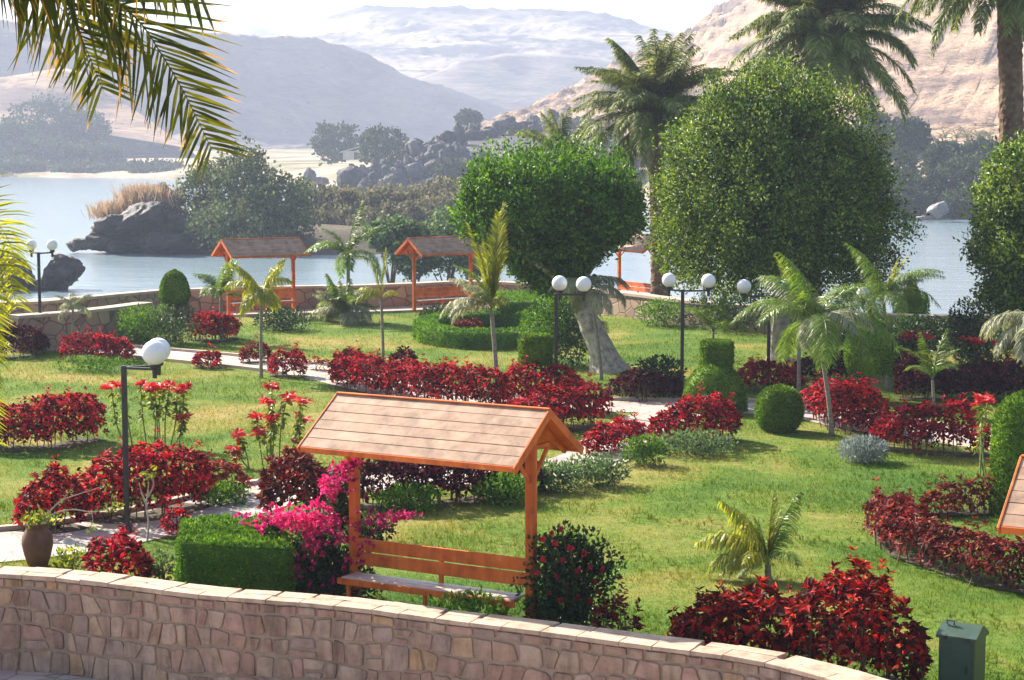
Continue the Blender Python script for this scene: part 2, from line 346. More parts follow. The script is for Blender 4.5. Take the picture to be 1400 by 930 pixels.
def mat_blockwall():
    m, n, l, out = newmat('rubble_wall'); co = objco(n, l, (1.6, 1.6, 2.0))
    v = n.new('ShaderNodeTexVoronoi'); v.feature = 'DISTANCE_TO_EDGE'; v.inputs['Scale'].default_value = 1.3; l.new(co, v.inputs['Vector'])
    v2 = n.new('ShaderNodeTexVoronoi'); v2.inputs['Scale'].default_value = 1.3; l.new(co, v2.inputs['Vector'])
    sx = n.new('ShaderNodeSeparateColor'); l.new(v2.outputs['Color'], sx.inputs[0])
    r = ramp(n, [(0, (.22, .15, .11)), (.4, (.32, .23, .17)), (.7, (.36, .24, .16)), (1, (.42, .31, .22))]); l.new(sx.outputs[0], r.inputs[0])
    e = n.new('ShaderNodeMapRange'); l.new(v.outputs[0], e.inputs[0]); e.inputs[1].default_value = .0; e.inputs[2].default_value = .07
    c = mixc(n, l, (.14, .1, .07), r.outputs[0], e.outputs[0])
    p = n.new('ShaderNodeBsdfPrincipled'); l.new(c, p.inputs['Base Color']); p.inputs['Roughness'].default_value = .9
    b = n.new('ShaderNodeBump'); b.inputs['Strength'].default_value = .7; b.inputs['Distance'].default_value = .03; l.new(e.outputs[0], b.inputs['Height'])
    l.new(b.outputs[0], p.inputs['Normal']); l.new(p.outputs[0], out.inputs[0]); return m
M['rubble'] = mat_blockwall()
def mat_lawn():
    m, n, l, out = newmat('lawn_ground'); co = objco(n, l)
    a = noise(n, l, .22, 7, .66, co, .5); r = ramp(n, [(.36, (.06, .13, .018)), (.50, (.125, .19, .03)), (.58, (.22, .22, .055)), (.70, (.36, .27, .12))]); l.new(a.outputs[0], r.inputs[0])
    b = noise(n, l, 7, 6, .7, co); r2 = ramp(n, [(.3, (.6, .62, .55)), (.7, (1.2, 1.2, 1.1))]); l.new(b.outputs[0], r2.inputs[0])
    c = mixc(n, l, r.outputs[0], r2.outputs[0], 1.0, 'MULTIPLY')
    p = n.new('ShaderNodeBsdfPrincipled'); l.new(c, p.inputs['Base Color']); p.inputs['Roughness'].default_value = .95; p.inputs['Specular IOR Level'].default_value = .1
    bm = n.new('ShaderNodeBump'); bm.inputs['Strength'].default_value = .8; bm.inputs['Distance'].default_value = .04
    nb = noise(n, l, 22, 5, .7, co); l.new(nb.outputs[0], bm.inputs['Height']); l.new(bm.outputs[0], p.inputs['Normal'])
    l.new(p.outputs[0], out.inputs[0]); return m
M['lawn'] = mat_lawn()
def mat_grass():
    m, n, l, out = newmat('grass_blade'); g = n.new('ShaderNodeNewGeometry'); co = objco(n, l, (1, 1, 0))
    a = noise(n, l, .22, 7, .66, co, .5); r = ramp(n, [(.36, (.05, .12, .014)), (.50, (.12, .185, .026)), (.58, (.22, .235, .055)), (.70, (.38, .30, .12))]); l.new(a.outputs[0], r.inputs[0])
    ri = ramp(n, [(0, (.6, .65, .6)), (.7, (1.05, 1.05, 1)), (1, (1.5, 1.35, 1.2))]); l.new(g.outputs['Random Per Island'], ri.inputs[0]); c = mixc(n, l, r.outputs[0], ri.outputs[0], 1.0, 'MULTIPLY')
    d = n.new('ShaderNodeBsdfDiffuse'); l.new(c, d.inputs[0]); t = n.new('ShaderNodeBsdfTranslucent'); l.new(mixc(n, l, c, (1.2, 1.15, .5), 1.0, 'MULTIPLY'), t.inputs[0])
    mx = n.new('ShaderNodeMixShader'); mx.inputs[0].default_value = .42; l.new(d.outputs[0], mx.inputs[1]); l.new(t.outputs[0], mx.inputs[2]); l.new(mx.outputs[0], out.inputs[0]); return m
M['grass'] = mat_grass()
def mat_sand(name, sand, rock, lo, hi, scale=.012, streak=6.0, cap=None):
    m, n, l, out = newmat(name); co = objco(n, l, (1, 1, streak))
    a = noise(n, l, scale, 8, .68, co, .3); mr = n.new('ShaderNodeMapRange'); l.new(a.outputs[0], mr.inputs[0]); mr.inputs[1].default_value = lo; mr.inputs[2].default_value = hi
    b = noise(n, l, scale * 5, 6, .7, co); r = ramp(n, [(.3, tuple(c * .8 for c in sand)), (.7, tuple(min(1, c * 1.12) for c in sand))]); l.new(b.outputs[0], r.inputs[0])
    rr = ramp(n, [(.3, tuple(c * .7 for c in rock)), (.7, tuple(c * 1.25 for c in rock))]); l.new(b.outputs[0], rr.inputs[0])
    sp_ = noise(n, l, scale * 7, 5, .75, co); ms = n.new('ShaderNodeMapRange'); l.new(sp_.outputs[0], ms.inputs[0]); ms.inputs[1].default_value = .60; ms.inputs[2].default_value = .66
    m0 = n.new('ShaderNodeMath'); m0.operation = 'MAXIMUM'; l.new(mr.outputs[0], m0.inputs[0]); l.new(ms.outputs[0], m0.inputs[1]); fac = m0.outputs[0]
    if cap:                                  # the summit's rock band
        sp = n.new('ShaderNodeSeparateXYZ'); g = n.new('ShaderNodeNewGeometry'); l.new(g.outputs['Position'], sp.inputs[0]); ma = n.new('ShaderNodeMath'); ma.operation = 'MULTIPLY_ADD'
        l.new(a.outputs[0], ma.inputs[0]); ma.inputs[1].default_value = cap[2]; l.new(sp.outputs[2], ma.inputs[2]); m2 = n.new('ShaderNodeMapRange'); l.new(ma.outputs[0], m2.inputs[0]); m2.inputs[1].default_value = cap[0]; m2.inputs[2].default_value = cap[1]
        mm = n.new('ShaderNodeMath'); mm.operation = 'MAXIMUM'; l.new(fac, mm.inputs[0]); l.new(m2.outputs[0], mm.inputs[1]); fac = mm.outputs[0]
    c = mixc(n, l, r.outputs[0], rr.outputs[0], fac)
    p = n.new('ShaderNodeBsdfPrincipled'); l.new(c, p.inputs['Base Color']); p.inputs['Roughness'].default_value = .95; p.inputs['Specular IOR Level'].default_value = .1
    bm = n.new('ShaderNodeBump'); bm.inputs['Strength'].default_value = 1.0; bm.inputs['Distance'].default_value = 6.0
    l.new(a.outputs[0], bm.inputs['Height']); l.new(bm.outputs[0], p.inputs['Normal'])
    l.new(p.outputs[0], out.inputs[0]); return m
M['sand_far'] = mat_sand('far_mountain_sand', (.40, .33, .25), (.05, .044, .05), .47, .56, .009, 4, (140, 160, 60))
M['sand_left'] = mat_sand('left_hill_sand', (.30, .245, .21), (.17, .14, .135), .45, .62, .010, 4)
M['sand_right'] = mat_sand('right_slope_sand', (.46, .31, .205), (.17, .12, .10), .46, .58, .016, 5)
M['sand_bank'] = mat_sand('bank_sand', (.46, .35, .26), (.16, .16, .08), .46, .6, .02, 3)
def mat_water():
    m, n, l, out = newmat('river_water')
    co = objco(n, l, (.5, 1.1, 1)); a = noise(n, l, .9, 6, .62, co, .2); co2 = objco(n, l, (.05, .12, 1)); b = noise(n, l, 1.0, 3, .5, co2)
    ad = n.new('ShaderNodeMath'); ad.operation = 'MULTIPLY_ADD'; l.new(b.outputs[0], ad.inputs[0]); ad.inputs[1].default_value = 1.5; l.new(a.outputs[0], ad.inputs[2])
    bm = n.new('ShaderNodeBump'); bm.inputs['Strength'].default_value = .32; bm.inputs['Distance'].default_value = .35; l.new(ad.outputs[0], bm.inputs['Height'])
    p = n.new('ShaderNodeBsdfPrincipled'); p.inputs['Base Color'].default_value = (.22, .30, .35, 1); p.inputs['Roughness'].default_value = .12; p.inputs['IOR'].default_value = 1.33
    l.new(bm.outputs[0], p.inputs['Normal']); l.new(p.outputs[0], out.inputs[0]); return m
M['water'] = mat_water()

# ================================================================== THE SETTING
def strip(mb, A, B):                     # quads between two polylines
    A = np.asarray(A); B = np.asarray(B); n = len(A); i = np.arange(n - 1)
    mb.add(np.concatenate([A, B]), np.stack([i, i + 1, n + i + 1, n + i], 1))
def offset(P, d):                        # polyline moved to its left (xy)
    P = np.asarray(P, float); T = np.gradient(P[:, :2], axis=0); T = unit(T); N = np.stack([-T[:, 1], T[:, 0]], 1)
    Q = P.copy(); Q[:, :2] += N * d; return Q
def gpl(pts, z=0.0): return np.array([gp(a, b, z) for a, b in pts])

# near wall (its far top edge) and the sea wall (its top), traced from left to right
NW_BACK = resample(spline(gpl([(-700, 742), (-300, 757), (0, 773), (100, 779), (200, 790), (300, 802), (470, 815), (600, 831), (727, 846), (880, 866), (973, 877), (1066, 891), (1140, 908), (1214, 929), (1300, 958), (1450, 1020), (1800, 1180)], .55)), .1)
SEA = resample(spline(gpl([(-900, 425), (-200, 418), (0, 412), (120, 405), (230, 396), (390, 391), (470, 390), (560, 387), (640, 384), (740, 388), (860, 400), (960, 412), (1100, 422), (1240, 430), (1370, 432), (1600, 440), (2300, 470)], .9)), .5)
NWX, SEAX = NW_BACK.copy(), SEA.copy()
NWX[:, 2] = 0; SEAX[:, 2] = 0

# garden lawn sheet
mb = MB()
g0 = resample(offset(NWX, -.28), n=80); g1 = resample(offset(SEAX, .25), n=80)
rows = [g0 + (g1 - g0) * t for t in np.linspace(0, 1, 30)]
for a, b in zip(rows[:-1], rows[1:]): strip(mb, a, b)
struct(mb.build('lawn_ground', M['lawn']))
GARDEN = np.concatenate([g0, g1[::-1]])[:, :2]
mb = MB(); tr = g0.copy(); tr[:, 2] = -.78; tr2 = tr + np.array([0, 1.5, 0]); fr = tr.copy(); fr[:, 1] = -12; fr[:, 0] *= 1.2
strip(mb, fr, tr2); struct(mb.build('terrace_ground', M['paving']))

# river and its bed
mb = MB(); xs = np.linspace(-3000, 3000, 40); ys = np.concatenate([np.linspace(-400, 400, 30), np.linspace(430, 1500, 20)])
def sheet(z, xs, ys):
    mb = MB(); X, Y = np.meshgrid(xs, ys); n = len(xs); i = (np.arange(len(ys) - 1)[:, None] * n + np.arange(n - 1)).ravel()
    Z = z(X.ravel(), Y.ravel()) if callable(z) else np.full(X.size, z)
    mb.add(np.stack([X.ravel(), Y.ravel(), Z], 1), np.stack([i, i + 1, i + n + 1, i + n], 1)); return mb
struct(sheet(-4.0, xs, ys).build('river_water', M['water']))

# far bank: one sheet from below the water to the horizon
SHORE = np.array([(-3200, 1000), (-400, 690), (-180, 655), (-95, 600), (-45, 500), (0, 440), (35, 330), (52, 268), (75, 262), (200, 262), (900, 330), (3200, 500)])
def bank_z(x, y):
    s = np.interp(x, SHORE[:, 0], SHORE[:, 1]); s = s + 5 * np.sin(x * .13) + 3 * np.sin(x * .31 + 1)
    t = y - s; sm = lambda u: np.clip(u, 0, 1) ** 2 * (3 - 2 * np.clip(u, 0, 1))
    z = -7 + 4.2 * sm((t + 12) / 20) + 3.6 * sm((t - 4) / 60) + 4.5 * sm((t - 60) / 400)
    P = np.stack([x, y, 0 * x], 1)
    return z + .7 * sm(t / 60) * fbm(P, 70, 5, 4) + 6 * sm((t - 1) / 60) * sm((x - 40) / 25) * sm((140 - t) / 80)
xs = np.concatenate([np.linspace(-3200, -420, 30), np.linspace(-400, 420, 165), np.linspace(440, 3200, 30)])
ys = np.concatenate([np.linspace(235, 800, 150), np.linspace(830, 3600, 40)])
struct(sheet(bank_z, xs, ys).build('far_bank_terrain', M['sand_bank'], smooth=True))

# hills: lofts from foot to crest, then down the far side
def hill(name, rows, mat, rough=2.0, sc=60, n=150, sub=10, seed=1, back=300, crag=0.0):
    L = [resample(np.array([pw(*q) for q in r]), n=n) for r in rows]
    b = L[-1].copy(); b[:, 1] += back; b[:, 2] = np.minimum(b[:, 2] * .3, 0) - 5; L.append(b)
    allr = []
    for a, c in zip(L[:-1], L[1:]):
        for t in np.linspace(0, 1, sub, endpoint=False): allr.append(a + (c - a) * t)
    allr.append(L[-1]); A = np.array(allr); K = len(A)
    P = A.reshape(-1, 3); amp = np.ones(K); amp[-sub:] = 1; amp[0] = .2
    d = fbm(P, sc, seed, 6, .55)
    if crag: d = d + crag * np.abs(fbm(P, sc * .35, seed + 9, 4, .6))
    P = P + np.stack([0 * d, -.6 * d, d], 1) * rough * np.repeat(amp, n)[:, None]
    i = (np.arange(K - 1)[:, None] * n + np.arange(n - 1)).ravel()
    mb = MB(); mb.add(P, np.stack([i, i + 1, i + n + 1, i + n], 1))
    return struct(mb.build(name, mat, smooth=True))
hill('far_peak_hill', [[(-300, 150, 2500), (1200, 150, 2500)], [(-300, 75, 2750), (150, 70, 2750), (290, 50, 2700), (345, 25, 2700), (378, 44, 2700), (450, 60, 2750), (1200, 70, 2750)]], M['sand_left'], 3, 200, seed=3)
hill('far_mountain_hill',
     [[(-400, 204, 1300), (300, 204, 1300), (560, 204, 1300), (900, 204, 1300), (1800, 204, 1300)],
      [(-400, 130, 1480), (200, 125, 1480), (480, 112, 1480), (640, 122, 1480), (900, 122, 1480), (1800, 140, 1480)],
      [(-400, 90, 1640), (200, 85, 1640), (400, 72, 1640), (560, 62, 1660), (780, 58, 1660), (930, 66, 1640), (1800, 110, 1640)],
      [(-400, 62, 1780), (200, 58, 1780), (360, 52, 1780), (400, 44, 1780), (440, 26, 1780), (465, 17, 1780), (500, 11, 1780), (600, 9, 1780), (670, 12, 1780), (790, 13, 1780), (835, 22, 1780), (880, 34, 1780), (920, 46, 1780), (1000, 60, 1780), (1800, 105, 1780)]],
     M['sand_far'], 7, 70, 360, 24, seed=4, back=500, crag=.7)
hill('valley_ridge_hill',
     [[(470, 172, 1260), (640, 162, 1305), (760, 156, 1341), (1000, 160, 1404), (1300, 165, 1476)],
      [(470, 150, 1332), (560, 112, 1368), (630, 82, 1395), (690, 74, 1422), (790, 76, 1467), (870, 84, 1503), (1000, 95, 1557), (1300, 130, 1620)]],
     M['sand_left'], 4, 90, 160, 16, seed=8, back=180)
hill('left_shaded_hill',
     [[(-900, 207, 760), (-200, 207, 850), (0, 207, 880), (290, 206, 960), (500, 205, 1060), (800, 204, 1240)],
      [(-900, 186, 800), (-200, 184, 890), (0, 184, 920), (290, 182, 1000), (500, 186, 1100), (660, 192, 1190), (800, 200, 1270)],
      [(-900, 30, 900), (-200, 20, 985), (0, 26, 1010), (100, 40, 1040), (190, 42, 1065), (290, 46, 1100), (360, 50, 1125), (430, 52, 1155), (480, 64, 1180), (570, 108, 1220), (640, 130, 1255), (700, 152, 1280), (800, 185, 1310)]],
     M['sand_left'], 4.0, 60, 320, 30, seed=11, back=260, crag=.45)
hill('left_dune_hill',
     [[(-700, 175, 800), (-200, 172, 800), (0, 172, 800), (120, 180, 800), (260, 203, 800)],
      [(-700, 140, 900), (-200, 122, 880), (-40, 112, 860), (40, 98, 850), (85, 91, 850), (115, 99, 850), (170, 140, 840), (215, 172, 825), (260, 206, 810)]],
     M['sand_right'], 1.2, 50, 100, 12, seed=13, back=60)
hill('right_sand_hill',
     [[(640, 205, 560), (800, 200, 480), (1000, 198, 420), (1170, 196, 370), (1400, 196, 350), (2600, 200, 330)],
      [(640, 186, 610), (690, 178, 600), (800, 176, 560), (1000, 172, 500), (1170, 176, 440), (1400, 174, 420), (2600, 170, 400)],
      [(655, 184, 640), (690, 160, 640), (760, 130, 660), (820, 102, 690), (870, 74, 720), (930, 46, 750), (965, 24, 770), (1010, -4, 790), (1110, -70, 820), (1300, -170, 840), (1600, -300, 860), (2600, -420, 880)]],
     M['sand_right'], 4.6, 40, 340, 40, seed=17, back=400, crag=1.0)

# paths: ribbons on the lawn, each a little above the last
ZL = [0.012]
def ribbon(name, pts, w, mat, kerb=None, dz=.004):
    P = resample(spline(pts), .4); P[:, 2] = ZL[0]; ZL[0] += dz
    w = np.broadcast_to(w, (len(P),)) if np.isscalar(w) else np.interp(np.linspace(0, 1, len(P)), np.linspace(0, 1, len(w)), w)
    L = P.copy(); Rr = P.copy(); T = unit(np.gradient(P[:, :2], axis=0)); N = np.stack([-T[:, 1], T[:, 0]], 1)
    L[:, :2] += N * w[:, None] / 2; Rr[:, :2] -= N * w[:, None] / 2
    mb = MB(); strip(mb, Rr, L); o = struct(mb.build(name, mat))
    return L, Rr
PATHS = []
L1, R1 = ribbon('garden_path', gpl([(-700, 452), (-60, 466), (60, 472), (190, 483), (300, 493), (430, 508), (560, 536), (700, 551), (840, 556), (1000, 558), (1100, 562), (1200, 582), (1350, 604), (1550, 628), (2000, 660)]), 2.0, M['paving'])
PATHS.append(np.concatenate([L1, R1[::-1]])[:, :2])
L2, R2 = ribbon('lower_garden_path', gpl([(-700, 790), (-300, 765), (-60, 752), (60, 742), (180, 722), (290, 698), (370, 676), (460, 664), (600, 655), (730, 646), (810, 628), (850, 600), (900, 572), (960, 562)]), [2.6, 2.6, 2.4, 2.0, 1.8, 1.6, 1.5, 1.6, 1.6], M['paving'])
PATHS.append(np.concatenate([L2, R2[::-1]])[:, :2])
SEAI = SEAX[::-1]
L3, R3 = ribbon('promenade_path', resample(offset(SEAX, -1.6)[SEAX[:, 0] < 4.0], 1.0), 2.3, M['paving'])
PATHS.append(np.concatenate([L3, R3[::-1]])[:, :2])
def kerb(pts, w=.14, h=.09):
    P = resample(pts, .4); A = offset(P, w / 2); B = offset(P, -w / 2); mb = MB()
    lo, hi = -.02, h
    a0, a1, b0, b1 = [q.copy() for q in (A, A, B, B)]; a0[:, 2] = lo; a1[:, 2] = hi; b0[:, 2] = lo; b1[:, 2] = hi
    strip(mb, a1, a0); strip(mb, b1, a1); strip(mb, b0, b1); return struct(mb.build('path_kerb', M['capstone']))
kerb(R3[5:-5]); 
i0 = len(R1)
kerb(offset(R1[: int(i0 * .52)], -.07)); kerb(offset(L1[: int(i0 * .9)], .07)); kerb(offset(L2[int(len(L2) * .1): int(len(L2) * .70)], .07))

# near stone wall: mortar body, laid stones, coping
wall_t = thing('garden_wall', 'near curved sandstone rubble wall with pale coping along the bottom of the garden', 'wall', tuple(gp(470, 815, .55) * [1, 1, 0]))
WO = np.array(wall_t.location)
TOPZ, WID, BOT = .55, .46, -.80
face = offset(NW_BACK, -WID); face = resample(face[:, :], .1)
body_b = offset(NW_BACK, -.04); body_f = offset(face, .014)
mb = MB(); n = min(len(body_b), len(body_f)); bb = resample(body_b, n=n); bf = resample(body_f, n=n)
b0, b1, f0, f1 = [q.copy() for q in (bb, bb, bf, bf)]; b0[:, 2] = BOT; f0[:, 2] = BOT; b1[:, 2] = TOPZ - .06; f1[:, 2] = TOPZ - .06
strip(mb, f0, f1); strip(mb, f1, b1); strip(mb, b1, b0)
o = mb.build('wall_body', M['mortar'], wall_t); o.location = -WO
sacc = np.concatenate([[0], np.cumsum(np.linalg.norm(np.diff(face[:, :2], axis=0), axis=1))])
fT = unit(np.gradient(face[:, :2], axis=0)); fN = np.stack([fT[:, 1], -fT[:, 0]], 1)      # towards the camera
def on_face(s, z, out):
    x = np.interp(s, sacc, face[:, 0]); y = np.interp(s, sacc, face[:, 1]); nx = np.interp(s, sacc, fN[:, 0]); ny = np.interp(s, sacc, fN[:, 1])
    return np.stack([x + nx * out, y + ny * out, z], -1)
def clip(poly, p, nrm):
    d = (poly - p) @ nrm; out = []
    for i in range(len(poly)):
        j = (i + 1) % len(poly)
        if d[i] <= 0: out.append(poly[i])
        if d[i] * d[j] < 0: out.append(poly[i] + (poly[j] - poly[i]) * (d[i] / (d[i] - d[j])))
    return np.array(out)
mb = MB(); zs = [BOT, BOT + .32, BOT + .62, BOT + .90, TOPZ - .19, TOPZ - .055]
def wav(s, r_): return zs[r_] + (0 if r_ in (0, 4, 5) else .035 * math.sin(s * 1.9 + r_ * 2.1) + .02 * math.sin(s * 4.3 + r_))
for r_ in range(5):
    s = rng.uniform(0, .2); tl = bl = s
    while s < sacc[-1] - .5:
        w = rng.choice([rng.uniform(.15, .22), rng.uniform(.22, .30), rng.uniform(.28, .42)], p=[.3, .45, .25]); s2 = s + w; sk = rng.normal(0, .028); tr_, br_ = s2 + sk, s2 - sk
        if r_ == 4: tr_ = br_ = s2
        if rng.uniform() < .12 and w > .2 and r_ < 4:               # two stones on top of each other
            zm = rng.uniform(.38, .6); parts = [(0, zm), (zm, 1)]
        else: parts = [(0, 1)]
        for p0, p1 in parts:
            lerp = lambda A_, B_, t_: A_ + (B_ - A_) * t_
            q = []
            for sb_, st_, tt in ((bl, tl, p0), (br_, tr_, p0), (br_, tr_, p1), (bl, tl, p1)):
                ss = lerp(sb_, st_, tt); q.append((ss, lerp(wav(ss, r_), wav(ss, r_ + 1), tt)))
            q = np.array(q); c = q.mean(0); m_ = rng.uniform(.013, .022); ext = np.ptp(q, axis=0); q = c + (q - c) * (1 - 2 * m_ / ext)
            q = q + rng.normal(size=q.shape) * (.010 if r_ < 4 else .003)
            cr_ = rng.uniform(.08, .24, 4) * (1 if r_ < 4 else .5); Q = []
            for v in range(4):
                pa, pb_, pc = q[v - 1], q[v], q[(v + 1) % 4]; u1, u2 = cr_[v], cr_[v] * rng.uniform(.6, 1.3)
                A1, B1 = pb_ + (pa - pb_) * u1, pb_ + (pc - pb_) * u2; Q += [A1, .25 * A1 + .5 * pb_ + .25 * B1, B1]
            q = np.array(Q); q = q + rng.normal(size=q.shape) * .004; k = len(q); bul = rng.uniform(.004, .016); V = []
            for sc_, o_ in ((1.0, -.03), (1.0, .002), (.94, bul), (.5, bul + .004)):
                qq = c + (q - c) * sc_; V.append(on_face(qq[:, 0], qq[:, 1], o_ + rng.normal(0, .002, k)))
            V = np.concatenate(V); F = []
            for l_ in range(3):
                for i in range(k): F.append([l_ * k + i, l_ * k + (i + 1) % k, (l_ + 1) * k + (i + 1) % k, (l_ + 1) * k + i])
            n0 = mb.n; mb.add(V, F); mb.F.append(np.array([[n0 + 3 * k + i for i in range(k)]]))
        s = s2; tl, bl = tr_, br_
o = mb.build('stone_facing', M['stone'], wall_t); o.location = -WO
mb = MB(); s = 0.0
while s < sacc[-1] - .5:
    w = rng.uniform(.34, .56); g_ = .005; hz = TOPZ + rng.normal(0, .003); lo = TOPZ - .052
    mid = rng.uniform(.40, .6)
    for t0, t1, sh in ((0, mid, 0), (mid, 1, rng.uniform(-.08, .08))):
        cs = []
        for (ss, tt) in ((s + g_ + sh, t0), (s + w - g_ + sh, t0), (s + w - g_ + sh, t1), (s + g_ + sh, t1)):
            ss = np.clip(ss, 0, sacc[-1]); cs.append(on_face(np.array(ss), np.array(0.0), .035 - (WID + .035) * (tt + (.012 if tt == t0 and t0 > 0 else 0)))[:2])
        cs = np.array(cs); c = cs.mean(0); V = []
        for sc_, zz in ((1, lo), (1, hz - .007), (.978, hz)):
            q = c + (cs - c) * sc_; V.append(np.column_stack([q, np.full(4, zz) + rng.normal(0, .0025, 4)]))
        V = np.concatenate(V); F = [[3, 2, 1, 0], [8, 9, 10, 11]]
        for l_ in range(2):
            for i in range(4): F.append([l_ * 4 + i, l_ * 4 + (i + 1) % 4, l_ * 4 + 4 + (i + 1) % 4, l_ * 4 + 4 + i])
        mb.add(V, F)
    s += w
o = mb.build('coping', M['coping'], wall_t); o.location = -WO

# low walls at the river side
def low_wall(name, label, P, h, w, cat='wall', z0=-.02):
    P = np.asarray(P, float); t = thing(name, label, cat, tuple(P[len(P) // 2] * [1, 1, 0])); O = np.array(t.location)
    A = offset(P, w / 2); B = offset(P, -w / 2)
    mb = MB(); a0, a1, b0, b1 = [q.copy() for q in (A, A, B, B)]; a0[:, 2] = z0; b0[:, 2] = z0; a1[:, 2] = h - .1; b1[:, 2] = h - .1
    strip(mb, b0, b1); strip(mb, b1, a1); strip(mb, a1, a0)
    for e, k in ((0, 1), (-1, 0)): mb.add(np.array([b0[e], b1[e], a1[e], a0[e]]), [[0, 1, 2, 3]])
    o = mb.build('wall_body', M['rubble'], t); o.location = -O
    A = offset(P, w / 2 + .05); B = offset(P, -w / 2 - .05); mb = MB()
    a0, a1, b0, b1 = [q.copy() for q in (A, A, B, B)]; a0[:, 2] = h - .097; b0[:, 2] = h - .097; a1[:, 2] = h; b1[:, 2] = h
    strip(mb, b0, b1); strip(mb, b1, a1); strip(mb, a1, a0); strip(mb, a0, b0)
    for e in (0, -1): mb.add(np.array([b0[e], b1[e], a1[e], a0[e]]), [[0, 1, 2, 3]])
    o = mb.build('wall_cap', M['capstone'], t); o.location = -O
    return t
low_wall('river_wall', 'long low stone wall along the river edge at the back of the garden', offset(SEAX, .0), .9, .45, z0=-6)
low_wall('terrace_wall', 'short stone retaining wall with pale top below the river wall at left', gpl([(20, 482), (90, 476), (150, 468), (200, 460)]), 1.15, .5)
low_wall('terrace_wall', 'stepped low stone ledge between retaining wall and river wall at far left', gpl([(-40, 462), (60, 458), (150, 447), (215, 440)]), 1.15, .4)

# ================================================================== PLANTS
BEDZ = [0.004]
def bed(P, w):
    Q = np.asarray(P, float).copy(); Q[:, 2] = BEDZ[0]; BEDZ[0] += .0008
    if len(Q) < 2: return
    A, B = offset(Q, w / 2), offset(Q, -w / 2); mb = MB(); strip(mb, B, A); struct(mb.build('bed_soil', M['soil']))

def red_hedge(label, pts, tops, w, mat='red', L=.10, dens=74, cat='hedge', name='red_hedge', group=None, fill=520, soil=True, bump=.30, k=8):
    """pts: image points of its foot line; tops: image y of its top at each point"""
    P0 = gpl(pts); hs = np.array([topz(a, t, p[1]) for (a, b), t, p in zip(pts, tops, P0)]) * .83; w = w * .82
    ln = np.concatenate([[0], np.cumsum(np.linalg.norm(np.diff(P0, axis=0), axis=1))])
    P = resample(P0, .1); ss = np.linspace(0, ln[-1], len(P)); h = np.interp(ss, ln, hs)
    base = P.mean(0); base[2] = 0; t = thing(name, label, cat, base, group=group)
    T = unit(np.gradient(P[:, :2], axis=0)); N = np.stack([-T[:, 1], T[:, 0]], 1); tot = ln[-1]
    area = tot * (w + 2 * h.mean()); m = int(area * dens)
    def pos(u, a, shrink=1.0):
        s = u * tot; e = np.minimum(np.minimum(s, tot - s) / (w * .5), 1); e = np.sqrt(np.clip(1 - (1 - e) ** 2, .06, 1))
        hh = np.interp(s, ss, h); cx = np.stack([np.interp(s, ss, P[:, i]) for i in range(2)], 1); nn = np.stack([np.interp(s, ss, N[:, i]) for i in range(2)], 1)
        loc = np.column_stack([cx, np.cos(a)]); bmp = 1 + bump * fbm(np.column_stack([cx + nn * np.cos(a)[:, None] * w, hh * np.sin(a)]), .62, 31, 4) + bump * .4 * fbm(loc, 2.6, 7, 2)
        r = bmp * shrink
        x = cx + nn * (np.cos(a) * np.abs(np.cos(a)) ** -.35 * w * .5 * r * e)[:, None]
        z = hh * np.clip(np.sin(a), 0.02, 1) ** .55 * r * (.35 + .65 * e)
        return np.column_stack([x, z]) - base, np.column_stack([nn * np.cos(a)[:, None] * .9, .55 + .7 * np.sin(a)])
    u = rng.uniform(0, 1, m); a = np.arccos(rng.uniform(-.999, .999, m)); Pt, D = pos(u, a)
    D = D + rdir(m) * .35; mb = MB()
    for q_, (lo_, hi_) in zip((.72, 1.0, 1.25), ((0, .4), (.4, .75), (.75, 1))):
        s_ = slice(int(m * lo_), int(m * hi_)); rosettes(mb, Pt[s_], D[s_], k, L * q_, L * q_ * .5)
    # taller shoots standing out of the clipped outline
    msh = max(3, int(tot * 5)); us = rng.uniform(.03, .97, msh); as_ = rng.uniform(.6, np.pi - .6, msh); Ps, Ds = pos(us, as_)
    for q_ in range(4): rosettes(mb, Ps + (Ds * .25 + [0, 0, .9]) * (.06 * q_ + .02) * rng.uniform(.5, 1.4, (msh, 1)), Ds + [0, 0, .8], k - 2, L * .9, L * .42)
    mi = int(tot * w * h.mean() * fill); u = rng.uniform(0, 1, mi); a = rng.uniform(.25, np.pi - .25, mi); Pi, _ = pos(u, a, rng.uniform(.35, .93, mi))
    leaves(mb, Pi, rdir(mi) + [0, 0, -.2], rdir(mi), L * 1.15 * rng.uniform(.7, 1.2, mi), L * .62)
    mb.build('foliage', M[mat], t)
    ms = max(6, int(tot * 9)); u = rng.uniform(.04, .96, ms); a = rng.uniform(.5, np.pi - .5, ms); Pe, _ = pos(u, a, .85); sb = MB()
    for p in Pe:
        q = p.copy(); q[2] = -.02; q[:2] += rng.normal(size=2) * .05; mid = (p + q) / 2 + rng.normal(size=3) * .04
        tube(sb, [q, mid, p], [.013, .010, .006], 4, False)
    sb.build('stems', M['stem'], t)
    if soil: bed(P, w * .6)
    return t

def blob_leaves(mb, n, c, r, L, W, shell=.25, up=.3, seed=0, rough=.12, sc=.8, power=2.0, zmin=None, pointed=0.0):
    d = rdir(n); 
    if power != 2.0:
        q = np.power((np.abs(d) ** power).sum(1), -1 / power)[:, None]; d = d * q
    rr = 1 - shell * rng.uniform(0, 1, n) ** 1.5
    P = d * np.asarray(r) * rr[:, None]; P = P * (1 + rough * fbm(P, sc, seed, 3))[:, None]
    o = unit(d / np.asarray(r)); D = unit(o * .6 + rdir(n) * .8 + [0, 0, up]); N = unit(o + rdir(n) * .7)
    P = P + np.asarray(c)
    if zmin is not None: P[:, 2] = np.maximum(P[:, 2], zmin + rng.uniform(0, .05, n))
    l = L * rng.uniform(.6, 1.3, n); leaves(mb, P, D, N, l, l * W / L); return P

